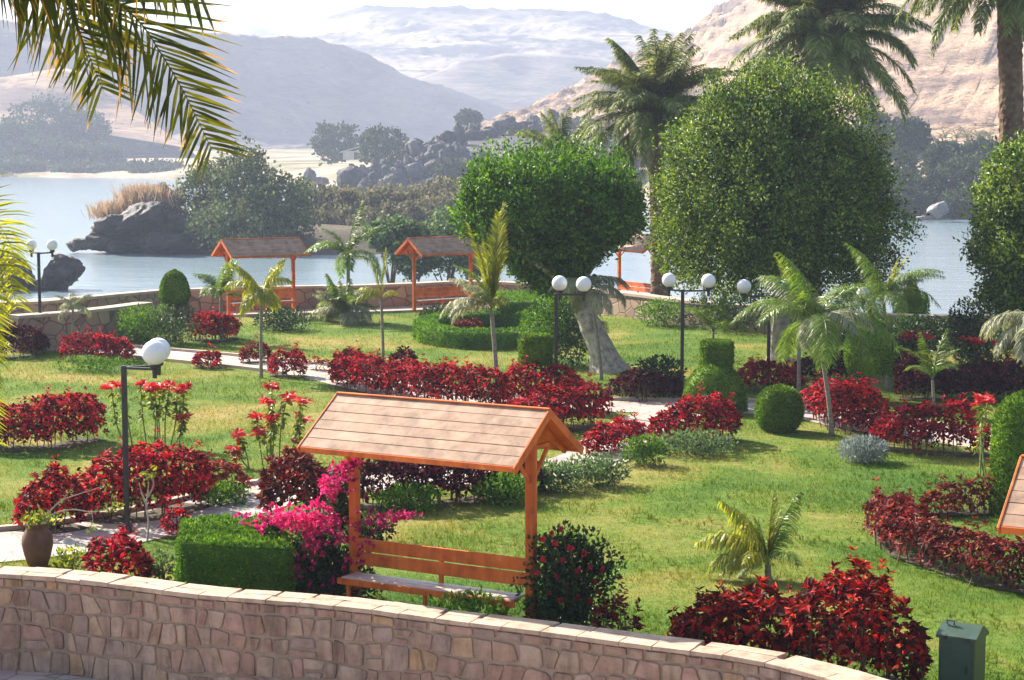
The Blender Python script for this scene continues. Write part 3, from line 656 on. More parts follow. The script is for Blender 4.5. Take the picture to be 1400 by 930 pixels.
def shrub(name, label, px, pb, ptop, wpx, mat, L=.09, n=1500, cat='shrub', group=None, depth=1.0, W=None, up=.3, rough=.18, stems=6, flowers=None, soil=False):
    b = gp(px, pb); h = topz(px, ptop, b[1]); w = wpx * b[1] / FPX; t = thing(name, label, cat, b, group=group)
    mb = MB(); blob_leaves(mb, n, (0, 0, h * .52), (w / 2, w / 2 * depth, h * .5), L, W or L * .5, .75, up, int(px), rough, max(.25, w * .5), 2.6, .02)
    mb.build('foliage', M[mat], t)
    if stems:
        for _ in range(stems):
            sb = MB(); e = np.array([rng.uniform(-.35, .35) * w, rng.uniform(-.35, .35) * w * depth, h * rng.uniform(.5, .85)]); s = np.array([e[0] * .3, e[1] * .3, -.02])
            tube(sb, [s, (s + e) / 2 + rng.normal(size=3) * .03, e], [.014, .01, .006], 4, False); sb.build('stem', M['stem'], t)
    if flowers:
        fm, nf, fl = flowers; d = rdir(nf); d[:, 2] = np.abs(d[:, 2]) * .9 - .1; d = unit(d)
        fp = d * np.array([w / 2, w / 2 * depth, h * .5]) * 1.03 + [0, 0, h * .52]
        fb = MB(); rosettes(fb, fp, d + [0, -.4, .2], 9, fl, fl * .7, 30, 85); fb.build('flowers', M[fm], t)
    return t

def topiary(label, px, pb, ptop, wpx, shape, n=7000, mat='topiary', L=.05, stem=None, zfoot=None, name='topiary', extra=None, cat='topiary', depth=1.0, base_z=0.0):
    """shape: profile function t(0..1 from foot to top) -> relative radius; zfoot: image y of the foliage's lower edge"""
    b = gp(px, pb, base_z); h = topz(px, ptop, b[1]) - base_z; z0 = 0 if zfoot is None else topz(px, zfoot, b[1]) - base_z; R_ = wpx * b[1] / FPX / 2
    t = thing(name, label, cat, b); mb = MB()
    ts = np.linspace(0, 1, 17); pr = np.array([shape(x) for x in ts]) * R_ * .95
    prof = np.column_stack([np.maximum(pr, .004), z0 + (h - z0) * (ts * .97 + .01)])
    def wob(V):
        V = V.copy(); f = 1 + .035 * fbm(V, .35, int(px), 3); V[:, :2] *= f[:, None]; V[:, 1] *= depth; return V
    lathe(mb, prof, 28, fn=wob)
    # leaves over the clipped surface
    u = rng.uniform(0, 1, n); seg = np.hypot(np.diff(prof[:, 0]), np.diff(prof[:, 1])) * (prof[:-1, 0] + prof[1:, 0] + .02); cdf = np.concatenate([[0], np.cumsum(seg)]) / seg.sum()
    q = np.interp(u, cdf, np.arange(len(prof))); top = rng.uniform(0, 1, n) < min(.5, prof[-1, 0] ** 2 / (seg.sum() + prof[-1, 0] ** 2)); q[top] = len(prof) - 1
    i = np.minimum(q.astype(int), len(prof) - 2); f = q - i
    r_ = prof[i, 0] * (1 - f) + prof[i + 1, 0] * f; z_ = prof[i, 1] * (1 - f) + prof[i + 1, 1] * f
    r_ = np.where(top, r_ * np.sqrt(rng.uniform(0, 1, n)), r_)
    th = rng.uniform(0, 6.283, n); dr = prof[i + 1] - prof[i]; nr = np.column_stack([dr[:, 1], -dr[:, 0]]); nr = unit(nr); nr[top] = [0, 1]
    P = wob(np.column_stack([r_ * np.cos(th), r_ * np.sin(th), z_])); O = np.column_stack([nr[:, 0] * np.cos(th), nr[:, 0] * np.sin(th), nr[:, 1]])
    D = unit(O * .75 + rdir(n) * .7 + [0, 0, .35]); l = L * rng.uniform(.6, 1.4, n)
    leaves(mb, P + O * rng.uniform(-.02, .02, n)[:, None], D, O + rdir(n) * .8, l, l * .55)
    mb.build('foliage', M[mat], t)
    if stem:
        for dx in stem:
            sb = MB(); tube(sb, [(dx, 0, -.02), (dx * .9, .01, z0 * .5), (dx * .7, 0, z0 + .1)], [.045, .038, .035], 7); sb.build('trunk', M['palmtrunk'], t)
    if extra: extra(t)
    return t
dome = lambda x: math.sqrt(max(0, 1 - x ** 2.4)) * (.86 + .14 * min(1, x * 6))
ballf = lambda x: max(.0, math.sqrt(max(0, 1 - (2 * x - 1) ** 2))) * .9 + .1 * (x < .95)
roundbox = lambda x: .97 if .06 < x < .93 else .88
bullet = lambda x: math.sqrt(max(0, 1 - (max(0, x - .3) / .7) ** 2.1)) * (.8 + .2 * min(1, x / .25))
conef = lambda x: (1 - x) ** .62 * (.75 + .25 * min(1, x * 8))

def crown(mb, n_cl, per, c, r, L, W, power=2.3, inner=.62, sig=.10, up=.25, seed=0, rough=.13, sc=1.2, shoots=0, flat_bottom=None, squash=None, gap=None):
    d = rdir(n_cl)
    if power != 2.0: d = d * np.power((np.abs(d) ** power).sum(1), -1 / power)[:, None]
    C = d * np.asarray(r) * (inner + (1 - inner) * rng.uniform(0, 1, n_cl) ** .45)[:, None]
    C = C * (1 + rough * fbm(C, sc, seed, 3))[:, None]
    if squash is not None: C = squash(C)
    if gap is not None: kp = fbm(C, 1.1, seed + 3, 3) < gap; C, d = C[kp], d[kp]
    o = unit(d / np.asarray(r)); rm = float(np.mean(r))
    P = np.repeat(C, per, 0); O = np.repeat(o, per, 0); n = len(P)
    P = P + rng.normal(size=(n, 3)) * sig * rm; D = unit(O * .5 + rdir(n) * .85 + [0, 0, up]); N = unit(O * 1.1 + rdir(n) * .75 + [0, 0, .3])
    P = P + np.asarray(c); l = L * rng.uniform(.6, 1.3, n)
    leaves(mb, P, D, N, l, l * W / L)
    return C + np.asarray(c), o
def limbs(mb, base, ends, r0, k=7):
    for e in ends:
        e = np.asarray(e); m = (base + e) / 2 + np.array([0, 0, -.15 * np.linalg.norm(e - base)]) * .4 + rng.normal(size=3) * .08
        tube(mb, spline([base, m, e], 4), np.linspace(r0, r0 * .25, 9), k)

def tree(name, label, base, trunk_pts, trunk_r, crown_c, crown_r, mat, n_cl, per, L, W, bark='bark', cat='tree', group=None, power=2.3, seed=0, nl=9, shoots=None, extra_fill=0, **kw):
    base = np.asarray(base, float); t = thing(name, label, cat, base, group=group)
    tp = np.asarray(trunk_pts, float) - base; mb = MB(); sp_ = spline(tp, 6); tube(mb, sp_, (np.linspace(trunk_r[0], trunk_r[1], len(sp_)) + trunk_r[0] * .45 * np.exp(-np.linspace(0, 9, len(sp_)))) * (1 + .13 * fbm(sp_, .45, 2, 3)), 14); tk = mb.build('trunk', M[bark], t)
    cc = np.asarray(crown_c, float) - base; mb = MB(); lb = MB()
    C, o = crown(mb, n_cl, per, cc, crown_r, L, W, power, seed=seed, **kw)
    if extra_fill:
        q = rdir(extra_fill) * np.asarray(crown_r) * .74 * rng.uniform(0, 1, extra_fill)[:, None] ** .45
        if kw.get('squash') is not None: q = kw['squash'](q)
        leaves(mb, q + cc, rdir(extra_fill), rdir(extra_fill), L * 1.9, W * 2.2)
    if shoots:
        ns, sl = shoots; d = rdir(ns * 3); d = d[d[:, 2] > .15][:ns]; d = d * np.power((np.abs(d) ** power).sum(1), -1 / power)[:, None]
        q = d * np.asarray(crown_r); q = q * (1 + .1 * fbm(q, 1.2, seed, 3))[:, None]
        for s_ in range(12): 
            pp = q + cc + np.array([0, 0, 1]) * (s_ / 12 * sl) * rng.uniform(.6, 1.2, (len(q), 1)) - [0, 0, sl * .2] + rng.normal(size=q.shape) * .02
            leaves(mb, pp, unit(rdir(len(q)) + [0, 0, 1.0]), rdir(len(q)), L * rng.uniform(.7, 1.1, len(q)), W)
    limbs(lb, tp[-1] - [0, 0, .1], C[rng.choice(len(C), nl, False)] * .9 + tp[-1] * .1, trunk_r[1] * .6); lb.build('limbs', M[bark], tk)
    mb.build('crown', M[mat], t)
    return t

# ------------------------------------------------------------------ palms
def frond_geo(mb, pts, leaf, n, hang=.35, width=.03, vang=35, fwd=45, r=.02, tip=.35, start=.12, droop=.5, side=(1, -1), jit=.12, prof=None, plane=None):
    P = spline(np.asarray(pts, float), 8); P = resample(P, n=max(16, len(P))); m = len(P)
    tube(mb, P, np.linspace(r, r * .15, m), 5); T, A, B = frames(P)
    if plane is not None: A = unit(np.cross(T, np.asarray(plane, float))); B = np.cross(A, T)
    for i in range(1, m):
        a = A[i - 1] - T[i] * np.dot(A[i - 1], T[i]); A[i] = unit(a); B[i] = np.cross(A[i], T[i])
    u = np.linspace(start, .995, n); x = u * (m - 1); ip = lambda Q: np.stack([np.interp(x, np.arange(m), Q[:, i]) for i in range(3)], 1)
    p, tt, aa, bb = ip(P), unit(ip(T)), unit(ip(A)), unit(ip(B))
    pr = (np.sin(np.pi * np.clip(u * .9 + .12, 0, 1)) ** .6) if prof is None else prof(u)
    for sg in side:
        fw = np.radians(fwd * (.75 + .6 * u) + rng.normal(0, 6, n)); va = np.radians(vang + rng.normal(0, 12, n))
        d = np.cos(fw)[:, None] * tt + np.sin(fw)[:, None] * (sg * np.cos(va)[:, None] * aa + np.sin(va)[:, None] * bb) + rng.normal(size=(n, 3)) * jit * .5
        d = unit(d); l = (leaf * np.maximum(pr, tip) * rng.uniform(.85, 1.1, n))[:, None]; g = np.array([0, 0, -1.])
        d1 = unit(d + g * hang * .4); d2 = unit(d1 + g * hang * (.5 + droop)); d3 = unit(d2 + g * hang * (.5 + droop))
        q0 = p; q1 = q0 + d1 * l * .3; q2 = q1 + d2 * l * .35; q3 = q2 + d3 * l * .35
        sd_ = unit(np.cross(d1, bb + rng.normal(size=(n, 3)) * .35)); w = width
        V = np.stack([q0 - sd_ * w * .3, q0 + sd_ * w * .3, q1 - sd_ * w * .5, q1 + sd_ * w * .5, q2 - sd_ * w * .38, q2 + sd_ * w * .38, q3 - sd_ * w * .03, q3 + sd_ * w * .03], 1).reshape(-1, 3)
        o = np.arange(n)[:, None] * 8; F = np.concatenate([o + np.array(k) for k in ([0, 1, 3, 2], [2, 3, 5, 4], [4, 5, 7, 6])])
        mb.add(V, F, np.tile([0, 0, .33, .33, .68, .68, 1, 1], n))
def arc(L, e0, bend, k=7):
    e = np.radians(np.linspace(e0, e0 - bend, k)); s = L / (k - 1); x = np.concatenate([[0], np.cumsum(np.cos(e[:-1]) * s)]); z = np.concatenate([[0], np.cumsum(np.sin(e[:-1]) * s)])
    return np.column_stack([x, 0 * x, z])
FR = {}
def frond_set(key, mat, L, leaf, n, elevs, **kw):
    out = []
    for e0, bend in elevs:
        mb = MB(); frond_geo(mb, arc(L, e0, bend), leaf, n, **kw); out.append(mb.mesh(key + '_frond', M[mat], use_t=True))
    FR[key] = out
frond_set('date', 'palm', 3.6, .74, 130, [(82, 50), (66, 72), (48, 92), (28, 98), (8, 85), (-18, 60)], hang=.5, width=.036, vang=20, fwd=44, r=.045, jit=.3)
frond_set('dry', 'palmpale', 2.6, .40, 46, [(-25, 45), (-45, 35)], hang=.6, width=.03, vang=10, fwd=45, r=.03)
frond_set('garden', 'palmlight', 1.35, .38, 72, [(80, 30), (66, 70), (50, 100), (32, 115), (12, 105)], hang=.45, width=.020, vang=25, fwd=50, r=.012)
frond_set('weep', 'palmyellow', 1.25, .45, 74, [(78, 55), (62, 110), (45, 125), (25, 120)], hang=1.0, width=.020, vang=15, fwd=50, r=.012)
frond_set('pale', 'palmpale', 1.4, .45, 74, [(70, 80), (50, 120), (30, 120), (5, 95)], hang=.8, width=.020, vang=15, fwd=50, r=.012)
frond_set('big', 'palmlight', 2.3, .60, 84, [(80, 60), (64, 90), (48, 110), (30, 115), (8, 95)], hang=.6, width=.018, vang=14, fwd=52, r=.016, jit=.25)
frond_set('spear', 'palmyellow', 1.7, .34, 90, [(88, 8), (80, 18), (74, 30)], hang=.12, width=.022, vang=30, fwd=28, r=.014)
frond_set('greenspear', 'palmlight', 1.7, .44, 84, [(84, 25), (70, 60), (56, 90)], hang=.35, width=.022, vang=25, fwd=40, r=.014)

def palm(name, label, base, top, trunk_r, fronds, trunk='palmtrunk', cat='palm tree', group=None, scale=1.0, shaft=0, rugged=False, tpart=True, swell=1.3):
    """fronds: list of (set, variant, azimuth in degrees, scale)"""
    base = np.asarray(base, float); top = np.asarray(top, float) - base; t = thing(name, label, cat, base, group=group)
    if tpart:
        H_ = top[2]; n = 80 if rugged else 26; s = np.linspace(0, 1, n); lean = np.column_stack([top[0] * s ** 1.4, top[1] * s ** 1.4])
        r = trunk_r * (1 + (swell - 1) * np.exp(-s * 9)) * (1 - .12 * s); k = 22 if rugged else 10
        if not rugged: r = r * (1 + .05 * (np.arange(n) % 2))
        prof = np.column_stack([r, s * H_ - .02 * (s == 0)])
        def fn(V):
            V = V.copy(); z = np.clip(V[:, 2] / H_, 0, 1)
            if rugged:
                a = np.arctan2(V[:, 1], V[:, 0]); row = np.floor(V[:, 2] / .16); ph = (V[:, 2] / .16) % 1
                f = 1 + .16 * np.maximum(0, np.cos(4 * a + row * 2.4)) * ph + .05 * fbm(V, .25, 3, 2); V[:, :2] *= f[:, None]
            V[:, 0] += np.interp(z, s, lean[:, 0]); V[:, 1] += np.interp(z, s, lean[:, 1]); return V
        mb = MB(); lathe(mb, prof, k, fn=fn); mb.build('trunk', M[trunk], t, smooth=not rugged)
        if shaft:
            mb = MB(); tube(mb, [top - [0, 0, shaft], top - [0, 0, shaft * .4], top + [0, 0, .1]], [trunk_r * .95, trunk_r * 1.05, trunk_r * .5], 10); mb.build('crown_shaft', M['crownshaft'], t, smooth=True)
    for key, v, az, sc in fronds:
        zo = -.25 * scale if key == 'dry' else 0
        inst('frond', FR[key][v], t, tuple(top + [0, 0, zo]), (R(rng.normal(0, 3)), R(rng.normal(0, 3)), R(az)), sc * scale)
    return t
def fan(key, spec, n, sc=1.0, az0=0, jit=12):
    out = []
    for i in range(n):
        v = spec[i % len(spec)]; out.append((key, v, az0 + i * 137.5 + rng.normal(0, jit), sc * rng.uniform(.88, 1.08)))
    return out

# ================================================================== BENCH SHELTERS
def shelter_proto(L=3.3, w=.90, rise=.61, hr=2.9):
    t = thing('bench_shelter', 'x', 'bench shelter', (0, 0, 0))
    # local: ridge along x, front (bench side) is -y
    eave = hr - rise; sl = math.atan2(rise, w); slen = math.hypot(rise, w)
    for sg, nm in ((-1, 'roof_panel'), (1, 'roof_panel')):
        mb = MB(); nb = 6; Mx = np.array(Matrix.Rotation(-sg * sl, 3, 'X'))
        for i in range(nb):
            s = (i + .5) / nb * slen; c = np.array([0, sg * s * math.cos(sl), hr - s * math.sin(sl) + .012 + rng.normal(0, .0015)])
            bbox(mb, c + [rng.normal(0, .004), 0, 0], (L, slen / nb - (.004 if i % 2 else .012), .022), M=Mx, b=.003)
        rp = mb.build(nm, M['roofwood'], t); mb = MB(); bbox(mb, (0, sg * w * .5, hr - rise * .5 - .028), (L - .06, slen - .03, .014), M=Mx, b=.003); mb.build('lining', M['orange'], rp)
        for e in (-1, 1):
            mb = MB(); bbox(mb, (e * (L / 2 + .012), sg * w / 2, hr - rise / 2 - .028), (.03, slen + .05, .11), M=Mx); mb.build('barge_board', M['orange'], t)
        mb = MB(); bbox(mb, (0, sg * (w + .012), eave - .02), (L - .02, .025, .075)); mb.build('eave_board', M['orange'], t)
        for x in (-L / 2 + .22, 0, L / 2 - .22):
            mb = MB(); bbox(mb, (x, sg * w * .5, hr - rise * .5 - .085), (.05, slen * .9, .06), M=Mx); mb.build('rafter', M['orange'], t)
    mb = MB(); bbox(mb, (0, 0, hr - .10), (L - .04, .06, .10)); mb.build('ridge_beam', M['orange'], t)
    mb = MB(); bbox(mb, (0, 0, hr + .028), (L + .03, .07, .022)); mb.build('ridge_cap', M['orange'], t)
    px = L / 2 - .26
    for e in (-1, 1):
        mb = MB(); bbox(mb, (e * px, 0, (hr - .155) / 2 - .02), (.125, .125, hr - .155 + .04), b=.014); mb.build('post', M['orange'], t)
        mb = MB(); bbox(mb, (e * px, 0, eave + .1), (.05, w * 1.1, .06)); mb.build('tie_beam', M['orange'], t)
        for sg in (-1, 1):
            mb = MB(); Mx = np.array(Matrix.Rotation(sg * R(45), 3, 'X')); bbox(mb, (e * px, sg * .26, eave - .12), (.045, .60, .05), M=Mx); mb.build('brace', M['orange'], t)
    bl = 2 * px - .11
    for z in (.66, .855):
        mb = MB(); bbox(mb, (0, -.035, z), (bl, .03, .175)); mb.build('backrest_board', M['orange'], t)
    for i in range(3):
        mb = MB(); bbox(mb, (0, -.11 - i * .125, .455), (bl, .115, .028)); mb.build('seat_slat', M['seatwood'], t)
    mb = MB(); bbox(mb, (0, -.435, .415), (bl + .1, .03, .085)); mb.build('seat_rail', M['orange'], t)
    for x in (-px + .16, 0, px - .16):
        mb = MB(); bbox(mb, (x, -.40, .215), (.05, .05, .47)); mb.build('leg', M['orange'], t)
        mb = MB(); bbox(mb, (x, -.22, .40), (.045, .34, .06)); mb.build('seat_bearer', M['orange'], t)
    mb = MB(); bbox(mb, (0, .012, .46), (.06, .05, .96)); mb.build('back_support', M['orange'], t)
    return t
SH = shelter_proto()
def shelter(i, label, loc, th, sc=1.0):
    o = SH if i == 0 else copy_tree(SH)
    o.location = tuple(loc); o.rotation_euler = (0, 0, th); o.scale = (sc, sc, sc); o['label'] = label; o['group'] = 'roofed orange benches of the garden'
    return o
kk = 3.4 / 3.55
shelter(0, 'big orange bench shelter with pitched plank roof standing right behind the near stone wall', (-1.0 * kk, 26.235 * kk, 0), -.518)
a = gp(311, 431); shelter(1, 'orange bench shelter at the river wall beside the round clipped dome bush', (a[0] + 1.18, a[1] + .75, 0), R(33), .97)
a = gp(565, 427); shelter(2, 'orange bench shelter at the river wall just left of the flat topped tree', (a[0] + 1.1, a[1] + .85, 0), R(38), .97)
a = gp(878, 420); shelter(3, 'sunlit pale roofed bench shelter seen between the two big round trees', (a[0] - .12, a[1] + .9, 0), R(-60), .97)
c = pw(1364, 729, (6.3 - 2.27) * FPX / 529.5); e_ = -.50; Rv = np.array([math.cos(e_), math.sin(e_), 0]); Nv = np.array([math.sin(e_), -math.cos(e_), 0])
cc_ = c + Rv * 1.67 - Nv * .92; shelter(4, 'bench shelter cut off by the right edge with only its roof corner showing', (cc_[0], cc_[1], 0), e_)

# ================================================================== LAMPS
lamp_me = {}
def lamp(label, px, pb, ptop, arms, glob=.2, ln=.6, up=.12):
    b = gp(px, pb); h = topz(px, ptop, b[1]); t = thing('garden_lamp', label, 'lamp', b, group='globe lamps of the garden')
    mb = MB(); bbox(mb, (0, 0, h / 2 - .02), (.085, .085, h + .04), b=.01); mb.build('post', M['black'], t)
    mb = MB(); bbox(mb, (0, 0, .06), (.17, .17, .16), b=.02); mb.build('post_foot', M['black'], t)
    for i, a in enumerate(arms):
        a, l_ = a if isinstance(a, tuple) else (a, ln); a = R(a); d = np.array([math.cos(a), math.sin(a), 0]); mb = MB()
        bbox(mb, d * (l_ / 2 + .03) + [0, 0, h - .035], (l_, .045, .045), rz=a); ar = mb.build('arm', M['black'], t)
        mb = MB(); lathe(mb, [(.035, -.16), (.04, -.02), (.075, .0), (.08, .05), (.05, .07)], 14, d * l_ + [0, 0, h - .02]); mb.build('lamp_holder', M['black'], ar, smooth=False)
        mb = MB(); sphere(mb, d * l_ + [0, 0, h + glob + .03], glob, 28, 16); mb.build('globe', M['globe'], ar, smooth=True)
lamp('black lamp post with two overlapping white globes in front of the poinsettias', 174, 729, 500, [24, -20], .20, .57)
lamp('double globe lamp at the far left in front of the water', 56, 478, 345, [(55, .55), (125, .6)], .17)
lamp('double globe lamp in front of the flat topped tree', 760, 560, 401, [(75, .35), (3, .66)], .185)
lamp('double globe lamp behind the drum shaped clipped bush', 932, 545, 396, [(8, .66), (128, .5)], .18)
lamp('double globe lamp half hidden behind the drooping palm fronds', 1050, 535, 403, [(184, .66), (20, .5)], .185)
lamp('globe lamp right behind the bullet shaped clipped bush among fronds', 1187, 538, 414, [(115, .3)], .18)

# ================================================================== GREEN CABINET, POT
b = np.array([5.13, 21.2, 0]); t = thing('utility_cabinet', 'dark green metal cabinet with a gabled lid at the bottom right corner', 'cabinet', b, R(-32))
mb = MB(); bbox(mb, (0, 0, .39), (.42, .40, .82), b=.012); mb.build('body', M['boxgreen'], t)
mb = MB(); bbox(mb, (.0, -.203, .38), (.36, .012, .62), b=.004); mb.build('door', M['boxgreen'], t)
mb = MB(); hw, hd, z0, z1 = .235, .225, .79, .905
mb.add([(-hw, -hd, z0), (hw, -hd, z0), (hw, 0, z1), (-hw, 0, z1), (-hw, hd, z0), (hw, hd, z0), (-hw, -hd, z0 - .035), (hw, -hd, z0 - .035), (-hw, hd, z0 - .035), (hw, hd, z0 - .035)],
       [[0, 1, 2, 3], [3, 2, 5, 4], [6, 7, 1, 0], [4, 5, 9, 8], [8, 9, 7, 6]]); mb.F.append(np.array([[1, 7, 9, 5, 2]])); mb.F.append(np.array([[0, 3, 4, 8, 6]]))
ld = mb.build('lid', M['boxgreen'], t)
for x in (-.13, .13):
    mb = MB(); tube(mb, [(x - .03, .2, .775), (x + .03, .2, .775)], .014, 8); bbox(mb, (x, -.236, .77), (.04, .02, .05)); mb.build('hinge', M['black'], ld)
mb = MB(); bbox(mb, (.12, -.214, .42), (.03, .02, .09)); mb.build('latch', M['black'], t)
mb = MB(); tube(mb, [(-.16, -.06, .885), (-.16, -.06, .93), (-.08, -.06, .93), (-.08, -.06, .885)], .012, 6); mb.build('lid_handle', M['boxgreen'], ld)

b = gp(52, 774); t = thing('clay_pot', 'brown clay jar with bare bent branches standing on the path at left', 'plant pot', b)
mb = MB(); lathe(mb, [(.13, 0), (.15, .02), (.20, .18), (.235, .34), (.225, .46), (.17, .56), (.165, .60), (.20, .64), (.20, .66), (.15, .655), (.14, .58)], 26); mb.build('jar', M['pot'], t, smooth=True)
mb = MB(); q = lambda px, py: pw(px, py, b[1] - .05) - b
for pts, r in (([(55, 715), (70, 697), (85, 684), (110, 675), (144, 664)], .016), ([(58, 716), (75, 702), (100, 697), (125, 700), (150, 697)], .014), ([(85, 684), (95, 672), (100, 668)], .007), ([(125, 700), (127, 712), (124, 720)], .007)):
    tube(mb, spline([q(*p) for p in pts], 4), np.linspace(r, .005, (len(pts) - 1) * 4 + 1), 6)
mb.build('branches', M['whitebark'], t)
mb = MB(); n = 160; leaves(mb, q(52, 712) + rng.normal(size=(n, 3)) * [.11, .08, .05], rdir(n) + [0, 0, .6], rdir(n), .09, .04)
for p in ((145, 664), (150, 697), (160, 692), (125, 722)): leaves(mb, q(*p) + rng.normal(size=(14, 3)) * .05, rdir(14), rdir(14), .08, .04)
mb.build('leaves', M['yellowgreen'], t)
b = gp(201, 742); t = thing('bare_sapling', 'thin bare sapling with a few yellow leaves beside the nearest lamp post', 'sapling', b); q = lambda px, py: pw(px, py, b[1]) - b
mb = MB(); 
for pts in ([(201, 742), (203, 715), (200, 690), (203, 665), (202, 650)], [(201, 692), (194, 675), (190, 660)], [(202, 680), (210, 664), (208, 652)]): tube(mb, spline([q(*p) for p in pts], 3), np.linspace(.02, .006, (len(pts) - 1) * 3 + 1), 5)
mb.build('stem', M['whitebark'], t); mb = MB(); leaves(mb, q(203, 648) + rng.normal(size=(24, 3)) * .07, rdir(24), rdir(24), .12, .06); mb.build('leaves', M['yellowgreen'], t)

# ================================================================== RED HEDGES AND SHRUBS
RH = red_hedge
RH('long red hedge running from the path bend to the palm before the flat topped tree', [(462, 528), (520, 540), (590, 552), (640, 560), (690, 568)], [475, 490, 496, 497, 498], 1.1)
RH('round crimson clump at the left end of the long red hedge', [(455, 524), (495, 526)], [488, 465], 1.1, name='red_shrub', cat='shrub')
RH('dark maroon shrub rising behind the long red hedge', [(535, 530), (570, 532)], [468, 472], .9, 'maroon', name='maroon_shrub', cat='shrub')
RH('red hedge between the yellow palm and the double globe lamp post', [(690, 556), (740, 560), (800, 560)], [486, 496, 500], 1.3)
RH('wide low crimson hedge swelling out below the double globe lamp', [(695, 580), (760, 590), (822, 580)], [545, 525, 505], 1.5)
RH('small crimson hedge beside the right gable of the near bench shelter', [(806, 624), (838, 618), (866, 606)], [592, 580, 566], .9)
RH('crimson hedge in front of the drum shaped clipped bush', [(890, 604), (940, 608), (1000, 600)], [562, 540, 535], 1.3)
RH('crimson hedge behind the ball shaped clipped bush', [(1005, 535), (1050, 536), (1092, 532)], [492, 488, 500], 1.1)
RH('crimson hedge around the foot of the bullet shaped clipped bush', [(1118, 570), (1160, 588), (1200, 598)], [512, 515, 545], 1.4)
RH('long crimson hedge running right from the bullet bush to the poinsettia', [(1195, 612), (1250, 618), (1300, 622), (1352, 622)], [552, 548, 546, 562], 1.3)
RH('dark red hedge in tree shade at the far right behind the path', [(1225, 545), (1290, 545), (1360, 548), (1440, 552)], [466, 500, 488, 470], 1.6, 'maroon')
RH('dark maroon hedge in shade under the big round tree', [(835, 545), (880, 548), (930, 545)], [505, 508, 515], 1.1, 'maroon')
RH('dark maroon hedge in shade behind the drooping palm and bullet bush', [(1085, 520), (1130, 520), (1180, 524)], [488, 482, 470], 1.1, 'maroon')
RH('red hedge before the stone retaining wall at the far left', [(85, 492), (130, 494), (182, 494)], [453, 450, 462], 1.1)
RH('dark red shrub at the foot of the far left lamp', [(-10, 490), (30, 488), (58, 484)], [446, 440, 448], 1.1, 'maroon', name='red_shrub', cat='shrub')
RH('crimson shrub at the left edge on the lawn', [(-40, 612), (30, 614), (78, 612), (128, 600)], [545, 546, 535, 530], 1.4, name='red_shrub', cat='shrub')
RH('big crimson bush mass behind the near lamp post', [(118, 708), (170, 712), (225, 704), (268, 690)], [622, 602, 596, 612], 1.6, name='red_shrub', cat='shrub')
RH('crimson bush between the clay jar and the near lamp post', [(30, 722), (75, 726), (112, 720)], [660, 622, 632], 1.4, name='red_shrub', cat='shrub')
RH('loose bronze red bush right of the big crimson mass by the path', [(268, 684), (300, 680), (325, 672)], [640, 630, 632], .9, 'bronze', L=.13, dens=26, fill=90, name='bronze_shrub', cat='shrub')
RH('small crimson shrub on the path edge above the clipped box hedge', [(226, 734), (252, 736)], [690, 686], .7, name='red_shrub', cat='shrub')
RH('bright crimson shrub against the near wall left of the box hedge', [(128, 800), (165, 806), (205, 802)], [725, 716, 740], 1.0, name='red_shrub', cat='shrub', k=8)
RH('little red shrub at the front foot of the box hedge', [(255, 822), (285, 824)], [785, 772], .6, name='red_shrub', cat='shrub')
RH('bronze red bush left of the near shelter roof', [(362, 704), (400, 706), (450, 704)], [612, 606, 615], 1.3, 'bronze', L=.13, dens=48)
RH('dark maroon hedge in the shade beyond the near shelter roof', [(450, 692), (520, 694), (600, 690), (680, 680), (735, 668)], [628, 618, 624, 630, 632], 1.2, 'maroon')
RH('small crimson shrub beside the path left of the thin palm', [(266, 503), (300, 504)], [481, 477], .8, name='red_shrub', cat='shrub')
RH('dull red flowered shrub behind the thin weeping palm', [(330, 497), (370, 495)], [470, 465], .8, 'bronze', name='bronze_shrub', cat='shrub')
RH('round crimson shrub on the path just right of the thin weeping palm', [(370, 514), (418, 516)], [478, 474], .95, name='red_shrub', cat='shrub')
RH('low sparse red plants between the path shrubs', [(425, 506), (452, 508)], [494, 490], .5, 'bronze', dens=25, fill=80, name='bronze_shrub', cat='shrub')
RH('crimson shrubs before the left bench shelter beside the dome bush', [(265, 464), (295, 468), (318, 462)], [422, 424, 430], 1.1, name='red_shrub', cat='shrub')
RH('small flowering red bed in the ring hedge', [(622, 462), (655, 464)], [436, 434], .9, 'bronze', name='bronze_shrub', cat='shrub')
RH('scarlet bush at the near wall, left of the two', [(935, 895), (980, 908), (1030, 915), (1075, 905)], [835, 805, 790, 795], 1.35, 'redorange', L=.11, dens=92, fill=420, name='scarlet_shrub', cat='shrub', k=8)
RH('tall scarlet bush at the near wall, right of the two', [(1100, 915), (1150, 935), (1200, 945), (1245, 935)], [800, 768, 780, 840], 1.5, 'redorange', L=.11, dens=92, fill=420, name='scarlet_shrub', cat='shrub', k=8)
RH('curved dull red hedge sweeping to the right edge', [(1225, 722), (1212, 738), (1235, 762), (1290, 780), (1350, 800), (1420, 812), (1500, 820)], [668, 672, 690, 712, 724, 735, 745], .85, 'bronze', dens=60)
RH('dull red hedge inside the curve beside the tall clipped column', [(1262, 706), (1300, 704), (1350, 702), (1385, 700)], [672, 660, 648, 650], .85, 'bronze', dens=50)
RH('reddish young shrub right of the dark rose bush by the wall', [(815, 880), (845, 884), (868, 880)], [828, 806, 830], .7, 'bronze', dens=40, fill=200, name='bronze_shrub', cat='shrub')

